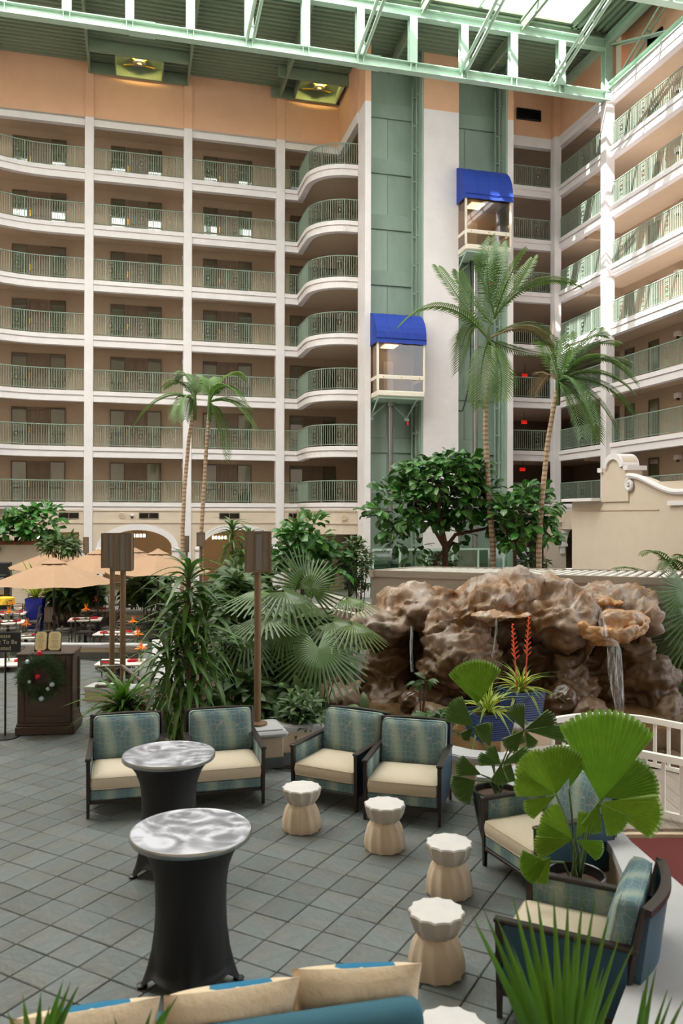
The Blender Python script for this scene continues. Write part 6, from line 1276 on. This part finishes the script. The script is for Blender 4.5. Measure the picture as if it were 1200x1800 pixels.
# =================== PATIO FURNITURE ===================
def fabricmat():
    m = bpy.data.materials.new('patterned_teal_fabric'); m.use_nodes = True; T = NT(m); p = T.n['Principled BSDF']; p.inputs['Roughness'].default_value = .75
    tc = T.new('ShaderNodeTexCoord'); sep = T.new('ShaderNodeSeparateXYZ'); T.l(tc.outputs['Object'], sep.inputs[0])
    ml = T.new('ShaderNodeMath', operation='MULTIPLY_ADD'); T.l(sep.outputs['X'], ml.inputs[0]); ml.inputs[1].default_value = 21.0; ml.inputs[2].default_value = .4
    yx = T.new('ShaderNodeMath', operation='MULTIPLY_ADD'); T.l(sep.outputs['Y'], yx.inputs[0]); yx.inputs[1].default_value = 20.0; T.l(ml.outputs[0], yx.inputs[2])
    sn = T.new('ShaderNodeMath', operation='SINE'); T.l(yx.outputs[0], sn.inputs[0])
    r = T.new('ShaderNodeValToRGB'); T.l(sn.outputs[0], r.inputs[0]); e = r.color_ramp.elements
    mr = T.new('ShaderNodeMapRange'); mr.inputs[1].default_value = -1; T.l(sn.outputs[0], mr.inputs[0]); T.l(mr.outputs[0], r.inputs[0])
    e[0].color = lin((84, 116, 124)); e[0].position = .15; e[1].color = lin((142, 158, 148)); e[1].position = 1.0; x = r.color_ramp.elements.new(.6); x.color = lin((100, 132, 134))
    mp = T.new('ShaderNodeMapping'); mp.inputs['Scale'].default_value = (1, 1, 1); T.l(tc.outputs['Object'], mp.inputs['Vector'])
    v = T.new('ShaderNodeTexVoronoi', feature='DISTANCE_TO_EDGE', Scale=17.0, Randomness=.5); T.l(mp.outputs[0], v.inputs['Vector'])
    v2 = T.new('ShaderNodeTexVoronoi', feature='F1', Scale=17.0, Randomness=.5); T.l(mp.outputs[0], v2.inputs['Vector'])
    m1 = T.new('ShaderNodeMapRange'); m1.inputs[1].default_value = .03; m1.inputs[2].default_value = .06; m1.inputs[3].default_value = 1; m1.inputs[4].default_value = 0; T.l(v.outputs['Distance'], m1.inputs[0])
    w2 = T.new('ShaderNodeMath', operation='SINE'); m2 = T.new('ShaderNodeMath', operation='MULTIPLY'); m2.inputs[1].default_value = 34.0; T.l(v2.outputs['Distance'], m2.inputs[0]); T.l(m2.outputs[0], w2.inputs[0])
    m3 = T.new('ShaderNodeMapRange'); m3.inputs[1].default_value = .75; m3.inputs[2].default_value = 1.0; m3.inputs[4].default_value = .6; T.l(w2.outputs[0], m3.inputs[0])
    mx_ = T.new('ShaderNodeMath', operation='MAXIMUM'); T.l(m1.outputs[0], mx_.inputs[0]); T.l(m3.outputs[0], mx_.inputs[1])
    mm = T.new('ShaderNodeMath', operation='MULTIPLY'); mm.inputs[1].default_value = .32; T.l(mx_.outputs[0], mm.inputs[0])
    mix = T.new('ShaderNodeMix', data_type='RGBA'); T.l(mm.outputs[0], mix.inputs[0]); T.l(r.outputs[0], mix.inputs[6]); mix.inputs[7].default_value = lin((196, 176, 164)); T.l(mix.outputs[2], p.inputs['Base Color'])
    bp = T.new('ShaderNodeBump', Strength=.4, Distance=.01); T.l(mx_.outputs[0], bp.inputs['Height']); T.l(bp.outputs[0], p.inputs['Normal']); return m
X['fabric'] = fabricmat()
def soft(x0, x1, y0, y1, z0, z1, r=.04, crown=.02, nx=10, ny=8):
    """cushion: rounded slab with a crowned top and bottom, seams left for piping"""
    m = MB(); vs = []; fs = []; prof = [(0, -1), (r * .35, -.75), (0.0, 0)]
    def ring(ins, z):
        pts = []; 
        for (cx, cy, a0) in ((x1 - ins - r, y1 - ins - r, 0), (x0 + ins + r, y1 - ins - r, 90), (x0 + ins + r, y0 + ins + r, 180), (x1 - ins - r, y0 + ins + r, 270)):
            for k in range(5): a = radians(a0 + 22.5 * k); pts.append((cx + r * cos(a), cy + r * sin(a), z))
        return pts
    h = z1 - z0; seq = [(.10, z0 - crown * .4), (.03, z0 - .0), (.008, z0 + .012), (0, z0 + .03), (-.004, (z0 + z1) / 2), (0, z1 - .03), (.008, z1 - .012), (.03, z1 + crown * .3), (.10, z1 + crown), (.18, z1 + crown * 1.3)]
    N_ = 20
    for ins, z in seq: vs += ring(min(ins, (min(x1 - x0, y1 - y0)) / 2 - r - .01), z)
    for i in range(len(seq) - 1):
        for k in range(N_): fs.append((i * N_ + k, i * N_ + (k + 1) % N_, (i + 1) * N_ + (k + 1) % N_, (i + 1) * N_ + k))
    fs += [tuple(range(N_ - 1, -1, -1)), tuple(range((len(seq) - 1) * N_, len(seq) * N_))]
    pipes = [ring(.006, z1 - .012), ring(.006, z0 + .012)]
    return m.add(vs, fs), pipes
W2 = .40
def make_chair():
    t = thing('armchair', 'x', 'armchair', TR(0, 0, -60), 'teal patterned lounge armchairs'); D0, D1 = -.40, .42
    for sx_ in (-1, 1):
        x = sx_ * W2; m = MB()
        m.add([(x - .022, D0, .62), (x + .022, D0, .62), (x + .022, D0 + .05, .62), (x - .022, D0 + .05, .62), (x - .016, D0 + .012, 0), (x + .016, D0 + .012, 0), (x + .016, D0 + .042, 0), (x - .016, D0 + .042, 0)], [(0, 1, 2, 3), (7, 6, 5, 4), (0, 4, 5, 1), (1, 5, 6, 2), (2, 6, 7, 3), (3, 7, 4, 0)]); m.build('front_leg', 'dwood', t)
        m = MB(); m.tube([(x, D1 + .06, 0), (x, D1 - .02, .25), (x, D1 + .02, .55), (x, D1 + .10, .9)], [.018, .024, .024, .02], 4); m.build('back_leg', 'dwood', t)
        MB().cbox(x - .034, x + .034, D0 - .01, D1 + .06, .615, .645, .008).build('armrest', 'dwood', t)
        MB().cbox(x - .02, x + .02, D0 + .04, D1, .15, .19, .005).build('side_rail', 'dwood', t)
        a, b = (x - .022, x + .002) if sx_ > 0 else (x - .002, x + .022); MB().cbox(a, b, D0 + .05, D1, .19, .615, .006).build('inner_arm_panel', 'fabric', t)
        a, b = (x + .002, x + .018) if sx_ > 0 else (x - .018, x - .002); MB().cbox(a, b, D0 + .05, D1, .19, .615, .004).build('outer_arm_panel', 'navy', t)
    MB().cbox(-W2 + .02, W2 - .02, D0 + .01, D0 + .05, .15, .185, .005).build('front_rail', 'dwood', t)
    MB().cbox(-W2 + .022, W2 - .022, D0 + .012, D0 + .12, .185, .30, .015).build('front_panel', 'fabric', t)
    MB().cbox(-W2 + .02, W2 - .02, D0 + .1, D1, .2, .29, .01).build('seat_deck', 'navy', t)
    m, pp = soft(-W2 + .026, W2 - .026, D0 - .005, D1 - .14, .30, .44, .03, .025); s_ = m.build('seat_cushion', 'cream_cush', t, smooth='all')
    for q in pp: MB().tube(q, .006, 5, closed=True).build('piping', 'cream_cush', s_)
    Rb = Matrix.Translation((0, D1 - .17, .43)) @ Matrix.Rotation(radians(78), 4, 'X'); m, pp = soft(-W2 + .03, W2 - .03, 0, .50, -.14, 0.0, .05, .03); m.v = [tuple(Rb @ Vector(v)) for v in m.v]; s_ = m.build('back_cushion', 'fabric', t, smooth='all')
    for q in pp: MB().tube([Rb @ Vector(v) for v in q], .006, 5, closed=True).build('piping', 'fabric', s_)
    m = MB(); n = 12; vs = []; fs = []
    def bow(f): return D1 + .02 + .07 * sin(pi * f)
    for i in range(n + 1):
        f = i / n; x = -W2 + .02 + (2 * W2 - .04) * f
        for z, o in ((.2, 0), (.86, .085)): vs += [(x, bow(f) + o - .02, z), (x, bow(f) + o + .02, z)]
    for i in range(n):
        b = 4 * i; fs += [(b, b + 4, b + 6, b + 2), (b + 1, b + 3, b + 7, b + 5), (b + 2, b + 6, b + 7, b + 3), (b, b + 1, b + 5, b + 4)]
    fs += [(0, 2, 3, 1), (4 * n, 4 * n + 1, 4 * n + 3, 4 * n + 2)]; m.add(vs, fs).build('back_shell', 'navy', t, smooth=True)
    MB().strip([(-W2 - .01 + (2 * W2 + .02) * i / n, bow(i / n) + .085) for i in range(n + 1)], -.032, .032, .855, .895).build('top_rail', 'dwood', t)
    return t
ch0 = make_chair()
def seat(fl, fr, lab, k):
    c = (fl + fr) / 2; d = (fr - fl).normalized(); rz = atan2(d.y, d.x); nrm = Vector((-d.y, d.x, 0)); o = c + nrm * .40; M = TR(o.x, o.y, 0, rz)
    if k == 0: ch0.matrix_basis = M; ch0['label'] = lab; return
    dup(ch0, M, lab)
def span(c, deg): d = Vector((cos(radians(deg)), sin(radians(deg)), 0)); return c - d * .42, c + d * .42
g1 = gz(151, 1441); g2 = gz(466, 1413)
dd = (g2 - g1).normalized()
seat(g1, g1 + dd * .84, 'teal armchair behind the far cocktail table, leftmost of the back four', 0)
seat(g2 - dd * .84, g2, 'teal armchair in front of the lantern pedestal, partly behind the far cocktail table', 1)
seat(*span(Vector((-.20, 9.10, 0)), -27), 'teal armchair behind the smallest far stool, third of the back four', 2)
seat(*span(Vector((.64, 8.60, 0)), -15), 'teal armchair beside the dark potted palm, fourth of the back four', 3)
seat(*span(Vector((1.47, 7.20, 0)), -67), 'teal armchair facing sideways behind the bright potted fan palm', 4)
seat(*span(Vector((1.19, 5.66, 0)), -116.5 + 180 + 0, ) if False else (Vector((1.38, 6.04, 0)), Vector((1.0, 5.29, 0))), 'teal armchair seen from its navy side behind the spiky palm blades', 5)
# garden stools: fluted bell base, scalloped bowl, pale top
def make_stool():
    t = thing('garden_stool', 'x', 'stool', TR(0, 0, -70), 'cream fluted garden stools'); n = 96
    lob = lambda amp: (lambda a, i: 1.02 - amp * abs(sin(6 * a)))
    tw = lambda amp: (lambda a, i: 1.02 - amp * abs(sin(6 * (a + .02 * i * i / 8))))
    MB().lathe([(.178, 0), (.196, .006), (.203, .04), (.2, .1), (.188, .16), (.17, .215), (.15, .25), (.136, .27), (.125, .285)], n, tw(.075)).build('base', 'stool', t, smooth=True)
    MB().lathe([(.125, .268), (.14, .28), (.168, .315), (.188, .36), (.2, .412), (.203, .425), (.198, .43)], n, lob(.09)).build('bowl', 'stool_bowl', t, smooth=True)
    MB().lathe([(.199, .428), (.195, .438), (.17, .44), (.155, .437), (.01, .437)], n, lambda a, i: (1.02 - .09 * abs(sin(6 * a))) if i < 2 else 1).build('top', 'stool_top', t, smooth=True); return t
X['stool'].node_tree.nodes
st0 = make_stool()
for k, (x, y, lab) in enumerate(((530, 1383, 'cream garden stool in front of the third armchair, farthest of the row'), (676, 1412, 'cream garden stool in front of the fourth armchair'), (789, 1480, 'cream garden stool with a faintly stained top, middle right beside the sideways armchair'), (767, 1600, 'cream garden stool with the whitest top, closest one fully in view'), (792, 1806, 'cream garden stool cut off by the bottom edge, beside the sofa end'))):
    p = gz(x, y, .435); M = TR(p.x, p.y, 0, .3 * k)
    if k == 0: st0.matrix_basis = M; st0['label'] = lab
    else: dup(st0, M, lab)
# cocktail tables: brushed swirl metal tops on black stretch covers
def swirl():
    m = bpy.data.materials.new('swirled_metal_top'); m.use_nodes = True; T = NT(m); p = T.n['Principled BSDF']; p.inputs['Metallic'].default_value = .35; p.inputs['Roughness'].default_value = .42
    tc = T.new('ShaderNodeTexCoord'); oi = T.new('ShaderNodeObjectInfo'); av = T.new('ShaderNodeVectorMath', operation='ADD'); T.l(tc.outputs['Object'], av.inputs[0]); sc_ = T.new('ShaderNodeVectorMath', operation='SCALE'); T.l(oi.outputs['Location'], sc_.inputs[0]); sc_.inputs['Scale'].default_value = .37; T.l(sc_.outputs[0], av.inputs[1])
    nz = T.new('ShaderNodeTexNoise', Scale=3.2, Detail=2.0, Distortion=2.6); T.l(av.outputs[0], nz.inputs['Vector'])
    v = T.new('ShaderNodeTexVoronoi', feature='SMOOTH_F1', Scale=3.4); T.l(av.outputs[0], v.inputs['Vector'])
    ad = T.new('ShaderNodeMath', operation='MULTIPLY'); ad.inputs[1].default_value = 26.0; T.l(v.outputs['Distance'], ad.inputs[0]); sn = T.new('ShaderNodeMath', operation='SINE'); T.l(ad.outputs[0], sn.inputs[0])
    mm = T.new('ShaderNodeMath', operation='MULTIPLY_ADD'); T.l(sn.outputs[0], mm.inputs[0]); mm.inputs[1].default_value = .13; T.l(nz.outputs['Fac'], mm.inputs[2])
    r = T.new('ShaderNodeValToRGB'); T.l(mm.outputs[0], r.inputs[0]); e = r.color_ramp.elements; e[0].position = .3; e[0].color = lin((136, 133, 142)); e[1].position = .72; e[1].color = lin((206, 204, 214)); q = e.new(.5); q.color = lin((166, 163, 172))
    T.l(r.outputs[0], p.inputs['Base Color']); mr = T.new('ShaderNodeMapRange'); mr.inputs[3].default_value = .3; mr.inputs[4].default_value = .55; T.l(mm.outputs[0], mr.inputs[0]); T.l(mr.outputs[0], p.inputs['Roughness']); return m
X['swirl'] = swirl()
def make_table():
    t = thing('cocktail_table', 'x', 'table', TR(0, 0, -80), 'tall cocktail tables with black covers')
    MB().lathe([(.0004, 1.066), (.404, 1.066), (.412, 1.069)], 64, caps=False).build('tabletop', 'swirl', t); MB().lathe([(.404, 1.024), (.416, 1.026), (.42, 1.034), (.42, 1.062), (.416, 1.068), (.411, 1.069)], 64, caps=False).build('metal_rim', 'steel', t, smooth=True)
    prof = []; n = 64
    def lobes(z):
        return max(0.0, 1 - z / .55) ** 2.2
    vs = []; fs = []; Z = [0, .03, .08, .15, .25, .4, .55, .7, .82, .92, 1.0, 1.025]; R_ = [.30, .292, .28, .268, .256, .246, .243, .246, .262, .30, .355, .388]
    for z, r in zip(Z, R_):
        for k in range(n):
            a = 2 * pi * k / n; l = lobes(z); c4 = max(0, cos(4 * a)) ** 3; rr = r * (1 - .12 * l) + .085 * l * c4; vs.append((rr * cos(a), rr * sin(a), z + .09 * l * (1 - c4) * (1 if z < .04 else .3)))
    for i in range(len(Z) - 1):
        for k in range(n): fs.append((i * n + k, i * n + (k + 1) % n, (i + 1) * n + (k + 1) % n, (i + 1) * n + k))
    MB().add(vs, fs).build('stretch_cover', 'spandex', t, smooth='all')
    for k in range(4): a = pi / 2 * k; MB().lathe([(.035, 0), (.04, .02), (.02, .03)], 10, None, ((.33) * cos(a), .33 * sin(a), 0)).build('foot', 'black', t)
    return t
tb0 = make_table(); c = gz(336, 1458, 1.068); tb0.matrix_basis = TR(c.x, c.y, 0, radians(8)); tb0['label'] = 'tall round cocktail table with black cover, nearer one in front of the sofa'
c = gz(297, 1324, 1.068); dup(tb0, TR(c.x, c.y, 0, radians(30)), 'tall round cocktail table with black cover, farther one before the left armchairs')
# sofa back and pillows at the bottom edge
e_r, e_l = gz(736, 1775, .74), gz(392, 1826, .74); dS = (e_l - e_r).normalized(); dS = (dS + Vector((0, .0, 0))).normalized(); L = 2.6; T = thing('sofa', 'teal blue sofa seen from behind along the bottom edge, holding three pillows', 'sofa', basis(e_r - Vector((0, 0, .74)), dS)); SM = T.matrix_basis.copy()
# local: y runs along the sofa back from its right end, x points toward or away from the camera
ins = SM.to_3x3().inverted() @ Vector((0, 1, 0)); sgn = 1 if ins.x > 0 else -1
def rbox(x0, x1, y0, y1, z0, z1, r):
    m = MB(); sec = []
    for (cx, cz, a0) in ((x1 - r, z1 - r, 0), (x0 + r, z1 - r, 90)):
        for k in range(7): a = radians(a0 + 15 * k); sec.append((cx + r * cos(a), cz + r * sin(a)))
    sec += [(x0, z0), (x1, z0)]; n = len(sec); ys = [(y0, .82), (y0 + .02, .95), (y0 + .06, 1), (y1 - .06, 1), (y1 - .02, .95), (y1, .82)]; cx_, cz_ = (x0 + x1) / 2, (z0 + z1) / 2; vs = []; fs = []
    for y, s_ in ys: vs += [(cx_ + (x - cx_) * s_, y, (z0 if z < z0 + .01 else cz_ + (z - cz_) * (1 - (1 - s_) * .35))) for x, z in sec]
    for i in range(len(ys) - 1):
        for k in range(n): fs.append((i * n + k, i * n + (k + 1) % n, (i + 1) * n + (k + 1) % n, (i + 1) * n + k))
    fs += [tuple(range(n)), tuple(range((len(ys) - 1) * n, len(ys) * n))]; return m.add(vs, fs)
def sx2(a, b): return (min(a * sgn, b * sgn), max(a * sgn, b * sgn))
xa, xb = sx2(-.10, .10); rbox(xa, xb, 0, L, .12, .80, .09).build('backrest', 'sofa', T, smooth='all')
xa, xb = sx2(.08, .78); rbox(xa, xb, .02, L, .1, .3, .05).build('base', 'sofa', T, smooth='all'); xa, xb = sx2(.1, .8); rbox(xa, xb, .06, L - .05, .3, .46, .06).build('seat_cushion', 'sofa', T, smooth='all')
for y in (.12, L - .12):
    for x in (-.05, .7): MB().cbox(x * sgn - .03, x * sgn + .03, y - .03, y + .03, 0, .12, .004).build('foot', 'dwood', T)
def pillowmat():
    m = bpy.data.materials.new('pillow_linen'); m.use_nodes = True; T = NT(m); p = T.n['Principled BSDF']; p.inputs['Roughness'].default_value = .85
    tc = T.new('ShaderNodeTexCoord'); sep = T.new('ShaderNodeSeparateXYZ'); T.l(tc.outputs['Object'], sep.inputs[0])
    w_ = T.new('ShaderNodeTexVoronoi', feature='F1', Scale=7.5); T.l(tc.outputs['Object'], w_.inputs['Vector']); wl_ = T.new('ShaderNodeMath', operation='GREATER_THAN'); T.l(w_.outputs['Distance'], wl_.inputs[0]); wl_.inputs[1].default_value = .40
    b1 = T.new('ShaderNodeMath', operation='GREATER_THAN'); T.l(sep.outputs['Y'], b1.inputs[0]); b1.inputs[1].default_value = .004
    ax = T.new('ShaderNodeMath', operation='ABSOLUTE'); T.l(sep.outputs['X'], ax.inputs[0]); b2 = T.new('ShaderNodeMath', operation='LESS_THAN'); T.l(ax.outputs[0], b2.inputs[0]); b2.inputs[1].default_value = .2
    a1 = T.new('ShaderNodeMath', operation='MULTIPLY'); T.l(b1.outputs[0], a1.inputs[0]); T.l(b2.outputs[0], a1.inputs[1])
    v2 = T.new('ShaderNodeTexVoronoi', feature='F1', Scale=16.0); T.l(tc.outputs['Object'], v2.inputs['Vector']); sepc = T.new('ShaderNodeSeparateColor'); T.l(v2.outputs['Color'], sepc.inputs[0]); g = T.new('ShaderNodeMath', operation='GREATER_THAN'); T.l(sepc.outputs[0], g.inputs[0]); g.inputs[1].default_value = .42
    a2 = T.new('ShaderNodeMath', operation='MULTIPLY'); T.l(a1.outputs[0], a2.inputs[0]); T.l(g.outputs[0], a2.inputs[1])
    mix = T.new('ShaderNodeMix', data_type='RGBA'); T.l(a2.outputs[0], mix.inputs[0]); mix.inputs[6].default_value = lin((222, 198, 168)); mix.inputs[7].default_value = lin((24, 112, 150))
    T.l(mix.outputs[2], p.inputs['Base Color']); nb = T.new('ShaderNodeTexNoise', Scale=9.0, Detail=4.0); T.l(tc.outputs['Object'], nb.inputs['Vector']); bp = T.new('ShaderNodeBump', Strength=.5, Distance=.04); T.l(nb.outputs['Fac'], bp.inputs['Height']); T.l(bp.outputs[0], p.inputs['Normal']); return m
X['pillow'] = pillowmat()
def pillow(lab, l_, r_, Y_, zdrop, k):
    a, b = at(l_[0], l_[1], Y_[0]), at(r_[0], r_[1], Y_[1]); d = (b - a); W_ = d.length; d.normalize(); Hh = .38; nx, nz = 20, 14; vs = []; fs = []; 
    for side in (-1, 1):
        for i in range(nx + 1):
            for j in range(nz + 1):
                u, v = i / nx * 2 - 1, j / nz * 2 - 1; t_ = .11 * ((1 - u * u) * (1 - v * v)) ** .42; pin = 1 - .05 * (1 - u * u) if 0 else 1
                x = u * W_ / 2 * (1 - .05 * (1 - abs(v)) ** 0 * (1 - v * v) * .6); z = v * Hh / 2 * (1 - .09 * (1 - u * u)); vs.append((x, side * t_ * (1 + .12 * noise.noise((u * 2 + k, v * 2, side))), z))
    n1 = (nx + 1) * (nz + 1)
    for s_ in (0, 1):
        for i in range(nx):
            for j in range(nz):
                q = s_ * n1 + i * (nz + 1) + j; fs.append((q, q + nz + 1, q + nz + 2, q + 1))
    M = Matrix.Translation((a + b) / 2 - Vector((0, 0, Hh / 2 - .02))) @ Matrix(((d.x, -d.y, 0, 0), (d.y, d.x, 0, 0), (d.z, 0, 1, 0), (0, 0, 0, 1))) @ Matrix.Rotation(radians(14), 4, 'X')
    T_ = thing('pillow', lab, 'pillow', M, 'linen pillows on the sofa'); MB().add(vs, fs).build('cover', 'pillow', T_, smooth='all')
pillow('linen pillow with blue pattern at the right end of the sofa', (512, 1698), (738, 1690), (4.25, 4.32), 0, 1)
pillow('linen pillow with blue pattern in the middle, before the near cocktail table', (284, 1742), (522, 1716), (4.0, 4.2), 0, 2)
pillow('linen pillow with blue pattern at the sofa end, beside the spiky blades', (14, 1782), (277, 1752), (3.75, 3.98), 0, 3)
